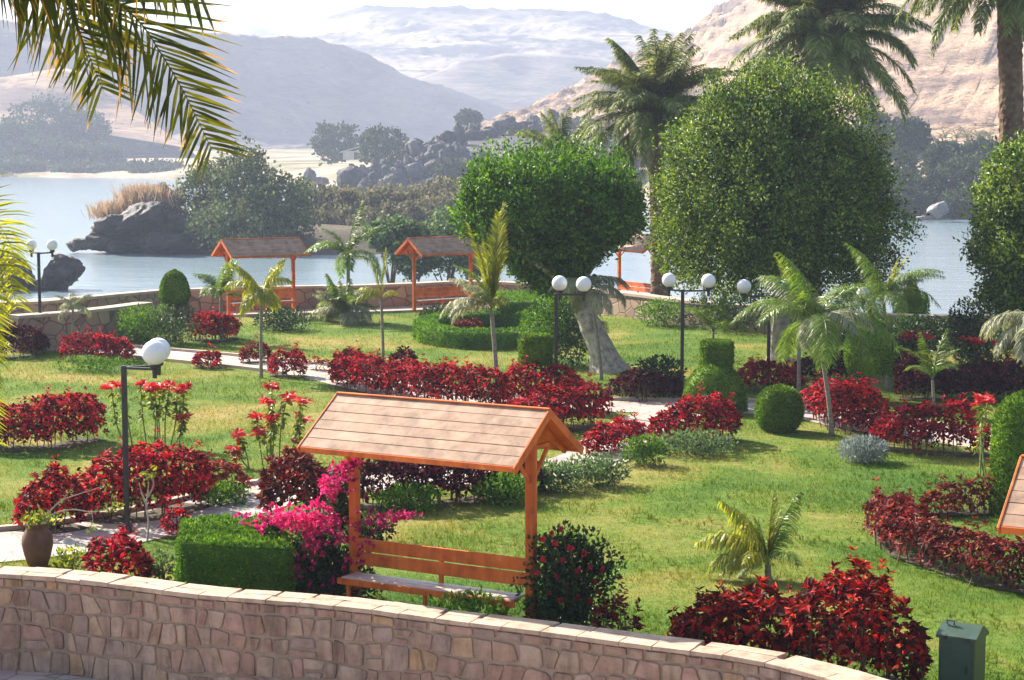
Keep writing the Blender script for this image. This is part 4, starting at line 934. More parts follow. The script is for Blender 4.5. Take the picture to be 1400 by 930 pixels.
# far red flowers in the shade at right
def flowers_on(t, n, c, r, mat, fl=.16):
    fb = MB(); P = rng.uniform(-1, 1, (n, 3)) * r + c; rosettes(fb, P, np.tile([0, -.3, 1.], (n, 1)) + rdir(n) * .2, 10, fl, fl * .45, 60, 95); return fb.build('flowers', M[mat], t)
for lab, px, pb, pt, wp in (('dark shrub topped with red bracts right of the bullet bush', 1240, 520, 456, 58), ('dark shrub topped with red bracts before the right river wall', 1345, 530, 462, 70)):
    t = shrub('poinsettia_shrub', lab, px, pb, pt + 8, wp, 'darkleaf', .11, 1500, group='dark poinsettia shrubs in the shade'); h = topz(px, pt, gp(px, pb)[1]); flowers_on(t, 16, (0, -.1, h - .08), np.array([wp * .02 * .5, .3, .09]), 'bract')

# ================================================================== POINSETTIAS
def poinsettia(label, stems, pb, hang=.9):
    x0 = np.mean([s[0] for s in stems]); b = gp(x0, pb); t = thing('poinsettia', label, 'poinsettia', b)
    for (px, py) in stems:
        sb, lb, fb = MB(), MB(), MB(); dy = rng.uniform(-.35, .35); e = pw(px, py, b[1] + dy) - b; f = np.array([e[0] * .62 + rng.normal(0, .05), dy * .6, -.02]); m = (f + e) / 2 + rng.normal(size=3) * .05
        P = spline([f, m, e], 5); tube(sb, P, np.linspace(.018, .010, len(P)), 5)
        n = 34 if len(stems) > 5 else 20; u = rng.uniform(.5, .97, n); q = np.stack([np.interp(u, np.linspace(0, 1, len(P)), P[:, i]) for i in range(3)], 1)
        d = rdir(n) * [1, 1, .3] + [0, 0, -.45]; leaves(lb, q, d, rdir(n) * .5 + [0, 0, 1], .19 * rng.uniform(.6, 1.1, n), .085)
        tops = [e] + [e + np.array([rng.uniform(-.14, .14), rng.uniform(-.1, .1), rng.uniform(-.07, .03)]) for _ in range(2)]
        rosettes(fb, np.array(tops), np.tile([0, -.25, 1.], (3, 1)) + rdir(3) * .25, 13, .17, .075, 62, 100)
        st = sb.build('stem', M['greenstem'], t); lb.build('leaves', M['yellowgreen'], st); fb.build('bracts', M['bract'], st)
    return t
poinsettia('tall poinsettia with flat red tops right behind the near lamp post', [(152, 529), (163, 527), (192, 525), (203, 528), (220, 528), (232, 526), (242, 533), (252, 530), (252, 570), (212, 530)], 612)
poinsettia('tall poinsettia with scattered red tops left of the near shelter roof', [(372, 529), (393, 542), (412, 548), (366, 550), (350, 570), (372, 572), (412, 571), (325, 594), (318, 613), (362, 590)], 640)
poinsettia('single tall poinsettia beside the tall clipped column at right', [(1338, 543), (1350, 545), (1344, 549), (1341, 588)], 652)

# ================================================================== BOUGAINVILLEA, ROSES, SMALL GREENS
b = gp(455, 820); t = thing('bougainvillea', 'magenta bougainvillea climbing over the left post of the near bench shelter', 'bougainvillea', b)
q = lambda px, py, dy=0: pw(px, py, b[1] + dy) - b
lb, fb, sb = MB(), MB(), MB()
for px, py, r, n in ((420, 790, .42, 1300), (455, 770, .45, 1500), (480, 800, .4, 900), (430, 745, .34, 900), (390, 770, .32, 700), (470, 700, .26, 600), (500, 735, .22, 350), (525, 720, .16, 200), (462, 672, .16, 260), (480, 650, .13, 160), (370, 725, .2, 300), (450, 820, .45, 800)):
    blob_leaves(lb, n, q(px, py, rng.uniform(-.15, .25)), (r, r * .9, r), .075, .045, .8, .2, px, .25, .5)
for px, py, sx, sy, n in ((388, 706, 26, 9, 46), (420, 708, 24, 14, 50), (437, 722, 14, 14, 30), (425, 745, 14, 22, 46), (408, 775, 10, 20, 32), (455, 712, 18, 12, 26), (470, 735, 18, 16, 26), (500, 715, 20, 10, 18), (545, 707, 18, 5, 16), (470, 650, 14, 16, 46), (455, 672, 12, 10, 26), (485, 636, 10, 6, 18), (446, 662, 10, 8, 16), (356, 712, 22, 9, 26), (395, 716, 22, 10, 24), (520, 712, 22, 9, 18), (560, 706, 16, 6, 10), (480, 770, 16, 22, 14), (440, 800, 24, 14, 12), (500, 752, 14, 10, 12), (430, 690, 20, 8, 14)):
    P = np.array([q(px + rng.normal(0, sx * .6), py + rng.normal(0, sy * .6), rng.uniform(-.55, .05)) for _ in range(n)]); rosettes(fb, P, rdir(n) + [-.2, -.5, .5], 7, .062, .05, 20, 95)
for e in ((480, 650), (525, 716), (400, 720), (360, 712), (460, 700)): tube(sb, spline([(0, 0, 0), q(*e) * .5 + [0, 0, .25], q(*e)], 4), .012, 5)
lb.build('foliage', M['darkleaf'], t); fb.build('bracts', M['magenta'], t); sb.build('stems', M['stem'], t)

b = gp(788, 862); t = thing('rose_bush', 'dark green bush dotted with red roses beside the right post of the near shelter', 'rose bush', b); q = lambda px, py, dy=0: pw(px, py, b[1] + dy) - b
lb, fb, sb = MB(), MB(), MB()
for px, py, r, n in ((770, 742, .22, 380), (800, 755, .28, 520), (770, 780, .40, 1000), (800, 800, .40, 900), (750, 800, .36, 800), (790, 835, .45, 1100), (745, 835, .26, 450), (745, 752, .2, 260), (822, 775, .26, 420), (760, 850, .4, 700)):
    blob_leaves(lb, int(n * .8), q(px, py), (r * 1.12, r, r * 1.05), .075, .045, .9, .1, px, .45, .3)
P = np.array([q(px, py, -.38 + rng.uniform(-.08, .1)) for px, py in ((742, 737), (758, 743), (780, 750), (797, 757), (770, 768), (805, 775), (790, 782), (760, 790), (775, 800), (812, 798), (743, 765), (825, 780), (790, 818), (766, 822), (752, 728), (768, 724), (805, 822), (748, 812), (735, 780), (820, 810))])
rosettes(fb, P, rdir(len(P)) + [0, -.8, .6], 14, .055, .05, 15, 80); 
for p in P: tube(sb, spline([(p[0] * .4, 0, 0), p * .55 + [0, .1, .1], p], 3), .008, 4)
lb.build('foliage', M['darkleaf'], t); fb.build('flowers', M['rose'], t); sb.build('stems', M['stem'], t)

shrub('ground_plant', 'light green weedy plants under the seat of the near shelter', 640, 866, 812, 110, 'hedge', .10, 700, 'plants', depth=.5, stems=0, rough=.35)
shrub('ground_plant', 'yellow green weed against the near wall beside the clay jar', 95, 790, 752, 46, 'yellowgreen', .09, 260, 'plants', stems=4, rough=.4)
shrub('ground_plant', 'straggly grey green plant at the foot of the box hedge left end', 222, 802, 756, 40, 'greygreen', .09, 260, 'plants', stems=4, rough=.4)
shrub('silver_shrub', 'low silver cushion bush on the lawn edge', 1180, 632, 599, 66, 'silver', .07, 2600, stems=0, up=.7, rough=.08)
for lab, px, pb, pt, wp, mt, n in (('grey green cushion plant below the right gable of the near shelter', 815, 664, 624, 92, 'greygreen', 1500), ('grey green mound plant behind the right post of the near shelter', 757, 672, 634, 80, 'greygreen', 1300),
        ('bright green cushion plant left of the crimson hedge before the drum bush', 880, 636, 598, 62, 'hedge', 1100), ('low green plants seen under the near shelter roof, left end', 560, 700, 664, 90, 'hedge', 1200), ('low green plants seen under the near shelter roof, right end', 690, 690, 650, 90, 'hedge', 1200),
        ('grey plants at the foot of the crimson hedge before the drum bush', 950, 622, 592, 110, 'greygreen', 1300), ('dull green plants beside the bronze bush on the path edge', 300, 690, 662, 80, 'hedge', 900), ('low green plants in front of the far left red hedge', 130, 508, 490, 110, 'hedge', 1000)):
    shrub('cushion_plant', lab, px, pb, pt, wp, mt, .085, n, 'plants', stems=0, depth=.7, rough=.25)
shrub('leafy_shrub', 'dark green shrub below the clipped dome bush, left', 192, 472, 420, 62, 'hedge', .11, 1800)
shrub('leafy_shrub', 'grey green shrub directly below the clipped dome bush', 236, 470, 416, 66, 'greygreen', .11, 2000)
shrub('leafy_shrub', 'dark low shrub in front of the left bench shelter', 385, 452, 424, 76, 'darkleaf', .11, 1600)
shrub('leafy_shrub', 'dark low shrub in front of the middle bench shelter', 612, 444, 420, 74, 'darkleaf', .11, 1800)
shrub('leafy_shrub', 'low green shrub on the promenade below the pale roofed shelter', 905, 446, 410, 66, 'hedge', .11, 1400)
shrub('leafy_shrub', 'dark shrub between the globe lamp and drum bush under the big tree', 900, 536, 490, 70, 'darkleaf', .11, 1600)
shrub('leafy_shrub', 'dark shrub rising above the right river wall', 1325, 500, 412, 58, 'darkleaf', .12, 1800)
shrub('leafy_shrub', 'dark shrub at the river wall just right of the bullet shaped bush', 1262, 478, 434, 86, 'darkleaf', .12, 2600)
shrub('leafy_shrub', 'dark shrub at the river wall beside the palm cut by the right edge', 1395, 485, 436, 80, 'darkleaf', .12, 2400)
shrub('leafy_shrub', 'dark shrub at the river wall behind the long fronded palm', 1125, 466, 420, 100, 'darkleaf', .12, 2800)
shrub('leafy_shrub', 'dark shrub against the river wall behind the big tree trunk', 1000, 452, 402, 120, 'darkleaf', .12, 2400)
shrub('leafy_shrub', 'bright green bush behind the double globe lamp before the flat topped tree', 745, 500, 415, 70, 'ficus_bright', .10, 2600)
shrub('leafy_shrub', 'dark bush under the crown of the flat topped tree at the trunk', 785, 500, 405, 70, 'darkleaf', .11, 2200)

# ================================================================== CLIPPED BUSHES
topiary('round clipped dome bush at the river wall left of the bench shelter', 240, 468, 369, 42, lambda x: dome(max(0, x * 1.15 - .15)) * (.88 + .12 * min(1, x * 5)), stem=(0,), zfoot=419)
topiary('bullet shaped clipped bush on two bare trunks', 1187, 548, 432, 68, bullet, stem=(-.22, .22), zfoot=512, n=9000)
topiary('ball shaped clipped bush at the path fork', 1065, 590, 527, 66, lambda x: .35 * (x < .02) + ballf(.06 + .94 * x) if x > .02 else .6, n=9000)
topiary('drum shaped clipped bush standing on a clipped dome', 979, 560, 467, 46, lambda x: .97 if .05 < x < .95 else .9, zfoot=500, n=5000,
        extra=lambda t: None)
topiary('wide clipped dome carrying the drum shaped bush', 977, 562, 499, 90, lambda x: math.sqrt(max(0.02, 1 - (x * .96) ** 2.6)), n=8000)
topiary('square clipped bush on a thin stem before the ring hedge', 732, 556, 458, 47, roundbox, stem=(0,), zfoot=499, n=5000)
topiary('tall rounded clipped column at the right edge', 1392, 705, 534, 76, lambda x: (1 - max(0, (x - .62) / .38) ** 2.2) ** .5, n=14000)
topiary('small clipped cone beyond the right river wall', 1246, 426, 382, 34, conef, n=3500, base_z=.75)
# box hedge and ring hedge
def box_hedge(label, corners, h, n, mat='hedge', L=.05, name='clipped_hedge'):
    C = np.array(corners); c0 = C.mean(0); t = thing(name, label, 'hedge', (c0[0], c0[1], 0)); mb = MB(); q = C[:, :2] - c0[:2]
    def pt(u, v, z): return ((q[0] * (1 - u)[:, None] + q[1] * u[:, None]) * (1 - v)[:, None] + (q[3] * (1 - u)[:, None] + q[2] * u[:, None]) * v[:, None], z)
    g = 12; uu, vv = np.meshgrid(np.linspace(0, 1, g), np.linspace(0, 1, g)); XY, _ = pt(uu.ravel(), vv.ravel(), 0); Z = h * .93 + .05 * fbm(np.column_stack([XY, 0 * XY[:, 0]]), .5, 4, 3)
    i = (np.arange(g - 1)[:, None] * g + np.arange(g - 1)).ravel(); mb.add(np.column_stack([XY * .96, Z]), np.stack([i, i + 1, i + g + 1, i + g], 1))
    for k in range(4):
        a, b_ = q[k] * .95, q[(k + 1) % 4] * .95; mb.add([(*a, 0), (*b_, 0), (*b_, h * .94), (*a, h * .94)], [[0, 1, 2, 3]])
    nt = n // 2; P, _ = pt(rng.uniform(0, 1, nt), rng.uniform(0, 1, nt), 0); l = L * rng.uniform(.6, 1.4, nt)
    leaves(mb, np.column_stack([P, h * .95 + .10 * fbm(np.column_stack([P, 0 * P[:, 0]]), .4, 4, 3) + rng.exponential(.012, nt)]), rdir(nt) + [0, 0, 1.2], rdir(nt), l, l * .5)
    for k in range(4):
        m = n // 8; a, b_ = q[k], q[(k + 1) % 4]; u = rng.uniform(0, 1, m)[:, None]; z = rng.uniform(0, h, m); P = a * (1 - u) + b_ * u; d = b_ - a; nr = np.array([d[1], -d[0]]); nr /= np.linalg.norm(nr)
        f = .11 * fbm(np.column_stack([P, z]), .4, 9, 3) - .10 * np.clip((z / h - .82) / .18, 0, 1) ** 2; P = P + nr * f[:, None]; l = L * rng.uniform(.6, 1.4, m); O = np.tile([*nr, .2], (m, 1)); leaves(mb, np.column_stack([P, z]), O + rdir(m) * .8, O + rdir(m), l, l * .5)
    mb.build('foliage', M[mat], t); return t
hb = .95
A0, A1 = gp(240, 745, hb), gp(392, 745, hb); 
box_hedge('clipped green box hedge left of the bougainvillea behind the near wall', [gp(243, 738, hb), gp(398, 746, hb), gp(385, 706, hb), gp(250, 707, hb)], hb, 16000)
def ring_hedge(label, c, rx, ry, h, w, mat='hedge', a0=0, a1=360, dens=380):
    t = thing('ring_hedge', label, 'hedge', c); mb = MB(); th = np.radians(np.linspace(a0, a1, 60)); 
    P = np.column_stack([rx * np.cos(th), ry * np.sin(th), 0 * th]); A, B = offset(P, w * .45), offset(P, -w * .45); A1_, B1_ = A.copy(), B.copy(); A1_[:, 2] = B1_[:, 2] = h * .93
    strip(mb, A, A1_); strip(mb, A1_, B1_); strip(mb, B1_, B)
    n = int(dens * 2 * math.pi * (rx + ry) / 2 * (w + 2 * h)); u = np.radians(rng.uniform(a0, a1, n)); v = rng.uniform(-1, 1, n); sd_ = rng.uniform(0, 1, n) < (2 * h) / (w + 2 * h)
    off = np.where(sd_, np.sign(v), v) * w * .5; z = np.where(sd_, rng.uniform(0, h, n), h); r_ = 1 + 0 * u
    Q = np.column_stack([(rx + off) * np.cos(u), (ry + off) * np.sin(u), z]); Q[:, 2] += .08 * fbm(Q, .6, 3, 3) * (z > h * .5); O = np.column_stack([np.cos(u) * np.sign(off) * sd_, np.sin(u) * np.sign(off) * sd_, 1 - .7 * sd_])
    leaves(mb, Q, O + rdir(n) * .8 + [0, 0, .3], O + rdir(n), .09 * rng.uniform(.6, 1.4, n), .05); mb.build('foliage', M[mat], t); return t
c = gp(668, 462); ring_hedge('low clipped ring hedge on the far lawn', c, 2.1, 3.4, .55, .65)
box_hedge('taller clipped hedge behind the ring hedge under the flat topped tree', [gp(676, 450), gp(790, 452), gp(790, 436), gp(676, 434)], 1.0, 9000, L=.08)
box_hedge('low flat clipped hedge below the small cone at the right river wall', [gp(1222, 452), gp(1268, 452), gp(1268, 446), gp(1222, 446)], 1.05, 2500, L=.07)

# ================================================================== GARDEN TREES
b = gp(1066, 494)
tree('ficus_tree', 'large round dense dark green ficus tree with whitewashed trunk', b, [b - [0, 0, .05], pw(1066, 450, b[1]), pw(1068, 405, b[1]), pw(1065, 360, b[1])], (.31, .22), pw(1058, 257, b[1]), (3.42, 3.3, 3.12), 'ficus', 760, 140, .125, .06, 'whitebark', power=2.25, seed=2, sig=.068, inner=.68, rough=.36, sc=1.25, gap=.30, extra_fill=26000, squash=lambda C: C * np.column_stack([np.interp(C[:, 2] / 3.12, [-.97, -.85, -.6, -.13, .32, .71, 1], [1.45, 1.45, 1.18, .98, .86, .84, .86])] * 2 + [np.ones(len(C))]))
b = gp(832, 508)
tree('clipped_ficus', 'flat topped bright green ficus tree with pale leaning trunk', b, [b - [0, 0, .05], pw(822, 478, b[1]), pw(805, 440, b[1]), pw(785, 395, b[1])], (.46, .24), pw(752, 308, b[1]), (2.34, 2.2, 1.66), 'ficus_bright', 950, 62, .14, .07, 'whitebark', power=3.6, squash=lambda C: C * np.column_stack([np.interp(C[:, 2], [-1.7, -1.2, -.75, -.35, .0], [.26, .42, .60, .84, 1.0])] * 2 + [np.ones(len(C))]), seed=5, sig=.065, inner=.70, rough=.30, sc=1.0, gap=.30, shoots=(520, .95), extra_fill=16000)
mbx = MB()
b = gp(1432, 520)
tree('ficus_tree', 'bright leaved round tree cut off by the right edge', b, [b - [0, 0, .05], pw(1432, 470, b[1]), pw(1430, 400, b[1])], (.32, .22), pw(1428, 318, b[1]), (1.78, 1.8, 2.55), 'ficus', 620, 60, .14, .07, power=2.4, seed=9, sig=.08, inner=.66, sc=1.1, rough=.30, gap=.30, extra_fill=9000)

# ================================================================== PALMS
d0 = [('date', 0, 1), ('date', 1, 1)]
def date_fronds(n, hi=1.0, bias=None, dry=5):
    f = []
    for i in range(n):
        v = [0, 1, 2, 3, 4, 1, 2, 0, 5, 1, 2, 3][i % 12] if bias is None else bias[i % len(bias)]; f.append(('date', v, i * 137.5 + rng.normal(0, 10), hi * rng.uniform(.85, 1.08)))
    for i in range(dry): f.append(('dry', i % 2, i * 75 + rng.normal(0, 20), hi * rng.uniform(.8, 1.1)))
    return f
palm('date_palm', 'date palm with reddish brown trunk rising between the two big round trees', (*gp(903, 432)[:2], 0), pw(896, 168, gp(903, 432)[1]), .33, date_fronds(92), 'palmbark', scale=1.0, rugged=True)
palm('date_palm', 'tall date palm whose crown rises behind the large round ficus', (5.9 * 2, 76.5 - 1.5, 0), pw(1132, 64, 75), .34, date_fronds(104), 'palmbark', scale=1.2, rugged=True)
b = np.array([(1388 - 700) / FPX * 60, 60, 0])
palm('date_palm', 'thick dark trunked date palm at the right edge with its crown above the picture', b, pw(1378, -52, 60), .40, date_fronds(56, bias=[1, 2, 3, 4, 5, 3, 4, 5]), 'palmbark', scale=1.08, rugged=True)
palm('date_palm', 'low green date palm with arching fronds behind the flat topped tree', (*pw(768, 400, 77)[:2], 0), pw(768, 226, 77), .28, date_fronds(30, dry=0), 'palmbark', scale=.72, rugged=True)

def gpalm(label, px, pb, px2, pcr, r, fr, sc=1.0, shaft=0, name='garden_palm', **kw):
    b = gp(px, pb); return palm(name, label, b, pw(px2, pcr, b[1]), r, fr, scale=sc, shaft=shaft, **kw)
gpalm('young feathery palm before the left bench shelter beside the dome bush', 303, 467, 302, 408, .055, fan('garden', [0, 1, 2, 3, 1], 11), 1.02)
gpalm('thin young palm with weeping yellow fronds on the path edge', 357, 517, 357, 405, .045, fan('weep', [0, 1, 2, 3], 13), .98)
gpalm('slender palm rising above a clump between the two river bench shelters', 476, 440, 476, 352, .07, fan('garden', [1, 2, 3, 4, 2], 10, az0=40) + [('greenspear', 0, 10, .95), ('greenspear', 1, 160, .7)], 1.3)
c = gp(470, 442); t = palm('clumping_palm', 'bushy pale palm clump at the foot of the slender palm on the far lawn', c, c + [0, 0, .25], .1, fan('pale', [0, 1, 2, 0], 20) + fan('garden', [0, 1, 2], 14, az0=60), tpart=False, scale=1.15)
gpalm('thin palm with one upright yellow green spear before the long red hedge', 524, 497, 521, 408, .045, [('spear', 0, 0, .85), ('spear', 1, 200, .7), ('weep', 1, 170, .7), ('weep', 2, 200, .75), ('weep', 1, 10, .5)], 1.0)
gpalm('palm with a tall bright yellow spear of fronds behind the near shelter', 681, 562, 672, 425, .055, [('spear', 0, 20, 1.35), ('spear', 1, 180, 1.15), ('spear', 0, -20, 1.0), ('spear', 0, 150, .9), ('spear', 0, 90, 1.25), ('greenspear', 1, 200, .8), ('pale', 0, 165, .9), ('pale', 1, 185, .95), ('pale', 1, 205, .85), ('pale', 2, 170, .8), ('pale', 0, 230, .8), ('greenspear', 2, 250, .6), ('weep', 1, 300, .7)], 1.1)
gpalm('thin palm with grey drooping fronds leaning on the pale tree trunk', 822, 520, 806, 396, .045, fan('pale', [1, 2, 3, 1], 14), .95)
gpalm('short young palm showing above the drum shaped clipped bush', 975, 500, 975, 455, .04, fan('garden', [0, 1, 2], 7), .9)
gpalm('tall palm with long drooping fronds right of the ball shaped bush', 1137, 596, 1116, 446, .05, fan('big', [1, 2, 3, 4, 0, 2, 1, 3], 20, az0=20) + [('pale', 1, 300, 1.2), ('pale', 2, 250, 1.2), ('pale', 1, 330, 1.2)], .92, shaft=.7)
gpalm('feathery palm standing behind the bullet shaped bush with an upright plume', 1214, 535, 1208, 412, .05, fan('big', [1, 2, 3, 2, 0], 15) + [('spear', 2, -25, 1.0), ('pale', 0, -20, 1.15), ('spear', 1, -15, .9)], .76)
gpalm('small young palm with brownish plume behind the drooping palm', 1092, 545, 1092, 425, .05, [('spear', 2, 150, .9), ('pale', 0, 160, 1.0), ('pale', 1, 20, .9), ('garden', 1, 90, .9), ('garden', 2, 250, .9)], 1.0)
gpalm('small upright palm in the red hedge right of the bullet bush', 1277, 566, 1275, 520, .04, [('greenspear', 0, 30, .75), ('greenspear', 0, 200, .7), ('greenspear', 1, 180, .7), ('greenspear', 1, 10, .6), ('spear', 1, 20, .7), ('greenspear', 2, 300, .6), ('greenspear', 2, 120, .6)], 1.0)
gpalm('young palm with yellow arching fronds on the lawn behind the scarlet bushes', 1050, 792, 1050, 772, .05, [('weep', 1, 170, .95), ('weep', 2, 182, 1.0), ('weep', 2, 200, .85), ('spear', 0, 0, .62), ('spear', 1, 20, .55), ('weep', 1, 230, .7), ('weep', 0, 150, .9), ('garden', 2, 300, .7), ('pale', 2, 190, .6), ('pale', 3, 170, .55), ('garden', 1, 60, .6), ('greenspear', 0, 180, .5), ('weep', 0, 190, 1.1), ('weep', 1, 175, 1.15), ('garden', 0, 20, 1.0), ('spear', 0, 10, .75)], .88)
gpalm('palm at the right edge with pale drooping fronds before the shaded bushes', 1412, 570, 1412, 440, .05, fan('pale', [1, 2, 3, 1, 2], 16), 1.1)
gpalm('little pale palm before the terrace walls at the far left', 100, 482, 100, 425, .04, fan('pale', [0, 1, 0, 2], 9), .62)

# date palm just outside the left edge: its fronds hang into the picture
def front_palm(label, base, hub, curves, mat, leaf, n, hang, width, group=None, **kw):
    kw.setdefault('plane', (0, -1, .15)); t = thing('date_palm', label, 'palm tree', base); base = np.asarray(base, float); hub = np.asarray(hub)
    top = hub - base; mb = MB(); k = 20; s = np.linspace(0, 1, 70); H_ = top[2]
    def fn(V):
        V = V.copy(); a = np.arctan2(V[:, 1], V[:, 0]); row = np.floor(V[:, 2] / .14); ph = (V[:, 2] / .14) % 1; f = 1 + .16 * np.maximum(0, np.cos(4 * a + row * 2.4)) * ph; V[:, :2] *= f[:, None]
        V[:, 0] += top[0] * np.clip(V[:, 2] / H_, 0, 1) ** 1.5; V[:, 1] += top[1] * np.clip(V[:, 2] / H_, 0, 1) ** 1.5; return V
    lathe(mb, np.column_stack([.22 * (1 + .3 * np.exp(-s * 9)), s * (H_ + .1)]), k, fn=fn); mb.build('trunk', M['palmbark'], t)
    for C in curves:
        mb = MB(); frond_geo(mb, np.array(C) - base, leaf, n, hang=hang, width=width, **kw); mb.build('frond', M[mat], t, use_t=True)
    for i in range(14):                                            # the rest of its crown, outside the picture
        v = [0, 1, 2, 3][i % 4]; inst('frond', FR['date'][v], t, tuple(top), (0, 0, R(95 + i * 12.5 + rng.normal(0, 5))), .72)
    return t
D_ = 10.0
hub = pw(-330, -260, D_)
SHX = [0]
cv = lambda L, d=D_, dd=0: [hub] + [pw(x + SHX[0], y, d + dd * i / len(L)) for i, (x, y) in enumerate(L)]
front_palm('date palm outside the left edge hanging big dark fronds into the sky corner', (hub[0] - .3, D_ + .2, -.78), hub,
    [cv([(-150, -190), (0, -110), (95, -45), (160, 2), (194, 34), (218, 70), (247, 118), (274, 172), (290, 205)], dd=.3),
     cv([(-180, -210), (-60, -150), (30, -70), (82, -5), (108, 45), (124, 82), (140, 122)], 10.4),
     cv([(-150, -230), (0, -190), (110, -120), (180, -65), (235, -28), (275, -10)], 9.6),
     cv([(-180, -200), (-40, -130), (60, -75), (120, -25), (150, 20), (165, 60)], 10.9)],
    'palmfront', .70, 92, .07, .019, vang=14, fwd=38, r=.011, start=.15, droop=.2, jit=.09)
SHX[0] = 4; D_ = 17.0; hub = pw(-190, 420, D_)
front_palm('yellow green date palm outside the left edge with frond tips reaching over the lamp', (hub[0] - .2, D_, -.78), hub,
    [cv([(-110, 330), (-55, 312), (-20, 330), (5, 372), (20, 420)], 17.0), cv([(-100, 300), (-45, 285), (-12, 300), (10, 335), (18, 372)], 17.4), cv([(-110, 370), (-60, 360), (-30, 380), (-14, 415), (-8, 440)], 16.7),
     cv([(-110, 430), (-60, 450), (-44, 490), (-34, 530), (-26, 560)], 16.8), cv([(-120, 460), (-70, 500), (-44, 545), (-28, 580), (-16, 606)], 17.2), cv([(-110, 400), (-60, 410), (-40, 440), (-24, 470), (-16, 492)], 17.3)],
    'palmyellow', .54, 50, .25, .020, vang=15, fwd=50, r=.012, start=.2, jit=.12)

# ================================================================== ISLAND, ROCKS, FAR BANK
def isl(x, y): 
    cx, cy = -22.0, 196.0; P = np.stack([x, y, 0 * x], 1); e = ((x - cx) / 23.0) ** 2 + ((y - cy) / 16.0) ** 2
    return -6.5 + 4.6 * np.clip(1.35 - e, 0, 1) ** .7 + .5 * fbm(P, 9, 3, 3)
struct(sheet(isl, np.linspace(-54, 10, 60), np.linspace(174, 220, 40)).build('island_ground', M['soil'], smooth=True))

ROCKS = []
for k in range(5):
    mb = MB()
    def fn(V, k=k):
        V = np.sign(V) * np.abs(V) ** .8; f = 1 + .24 * fbm(V, 1.6, 40 + k, 2) - .34 * np.abs(fbm(V, .9, 60 + k, 4)) + .07 * fbm(V, .25, 80 + k, 3)
        c = np.random.default_rng(k); 
        for _ in range(7):
            n_ = unit(c.normal(size=3)); d = V @ n_; m = d > .62; V = V - np.outer(np.where(m, (d - .62) * .8, 0), n_)
        return V * f[:, None]
    sphere(mb, (0, 0, 0), 1.0, 44, 26, fn); ROCKS.append(mb)
RM = {}
def boulder(label, px, py, wpx, hpx, y, mat, group=None, name='boulder', dy=.9, cat='boulder'):
    k = rng.integers(0, 5); key = (k, mat)
    if key not in RM: RM[key] = ROCKS[k].mesh('boulder', M[mat], smooth=True)
    o = bpy.data.objects.new(name, RM[key]); COL.objects.link(o); c = pw(px, py, y); s = y / FPX
    o.location = tuple(c); o.scale = (wpx * s / 2 * .95, wpx * s / 2 * dy, hpx * s / 2 * .95); o.rotation_euler = (rng.normal(0, .12), rng.normal(0, .12), rng.normal(0, .5))
    return tag(o, label, cat, group)
for q in ((205, 318, 150, 62), (140, 328, 74, 34), (112, 333, 40, 20), (165, 308, 90, 46), (245, 316, 70, 66), (265, 330, 54, 44), (178, 334, 120, 36), (225, 335, 100, 34), (190, 296, 80, 36), (100, 337, 26, 14), (300, 338, 70, 40)):
    boulder('dark wet boulder of the rocky point on the river', q[0], q[1], q[2], q[3], 184 + rng.uniform(-2, 4), 'rock', 'dark boulders of the rocky point')
for lab, q in (('big dark rock in the water beside the far left lamp', (84, 372, 66, 50)), ('low dark rock at the waterline below the far left lamp', (66, 392, 60, 30)), ('dark rock at the left edge behind the palm fronds', (8, 374, 104, 78))):
    boulder(lab, q[0], q[1], q[2], q[3], 137, 'rock')
def reeds(label, px, py, wpx, hpx, y, n, mat='reed', name='dry_reeds', lean=0.0):
    b = pw(px, py, y); s = y / FPX; t = thing(name, label, 'reeds', b); mb = MB(); P = rng.normal(size=(n, 3)) * [wpx * s * .26, 1.0, .1]
    P[:, 2] = rng.uniform(-.4, .1, n); d = rdir(n) * .45 + [lean, 0, 1.0]; l = hpx * s * rng.uniform(.5, 1.0, n)
    leaves(mb, P, d, rdir(n), l, .10, .1); mb.build('stalks', M[mat], t); return t
reeds('pale orange dry reeds on the left slope of the rocky point', 160, 298, 50, 30, 186, 1500, lean=-.2)
reeds('pale dry reeds standing highest on the rocky point', 200, 282, 56, 38, 187, 1700, lean=-.1)

def bush(label, px, py, rx, ry, y, mat, n=900, L=None, group=None, name='shrub', cat='shrub', base=None, trunk=False, power=2.2, rough=.22):
    s = y / FPX; c = pw(px, py, y); bz = c[2] - ry * s if base is None else base; t = thing(name, label, cat, (c[0], y, bz), group=group); mb = MB()
    L = L or max(.12, 5.4 * s); h2 = ry * s
    C, o = crown(mb, max(20, n // 14), 22, (0, 0, c[2] - bz), (rx * s, rx * s * .9, h2), L, L * .75, power, .45, .11, .25, int(px + py), rough, max(.8, rx * s * .7)); mb.build('foliage' if not trunk else 'crown', M[mat], t)
    tb = MB(); tube(tb, [(0, 0, -.6), (0, 0, max(.1, (c[2] - bz) * .5)), (.2, 0, c[2] - bz)], [.06 * rx * s + .04, .04 * rx * s + .03, .02], 6)
    for p in C[:8]: tube(tb, [(0, 0, max(.1, (c[2] - bz) * .3)), p * .9], [.03 * rx * s + .02, .01], 4)
    tb.build('trunk' if trunk else 'stems', M['stem'], t); return t
bush('grey green shrub on top of the rocky point beside the dry reeds', 226, 280, 24, 26, 189, 'scrub', 1500)
for lab, q in (('tall dark tree on the island behind the left bench shelter, left crown', (290, 282, 46, 60)), ('tallest dark tree on the island behind the left bench shelter', (335, 268, 44, 66)), ('dark tree on the island behind the left bench shelter, right crown', (385, 290, 46, 52)), ('dark tree low at the water behind the left bench shelter', (330, 312, 70, 32))):
    bush(lab, *q, 186 + rng.uniform(-3, 5), 'islandtree', 3000, name='island_tree', cat='tree', trunk=True, base=-3.5)
g_ = 'grey brown scrub bushes on the island'
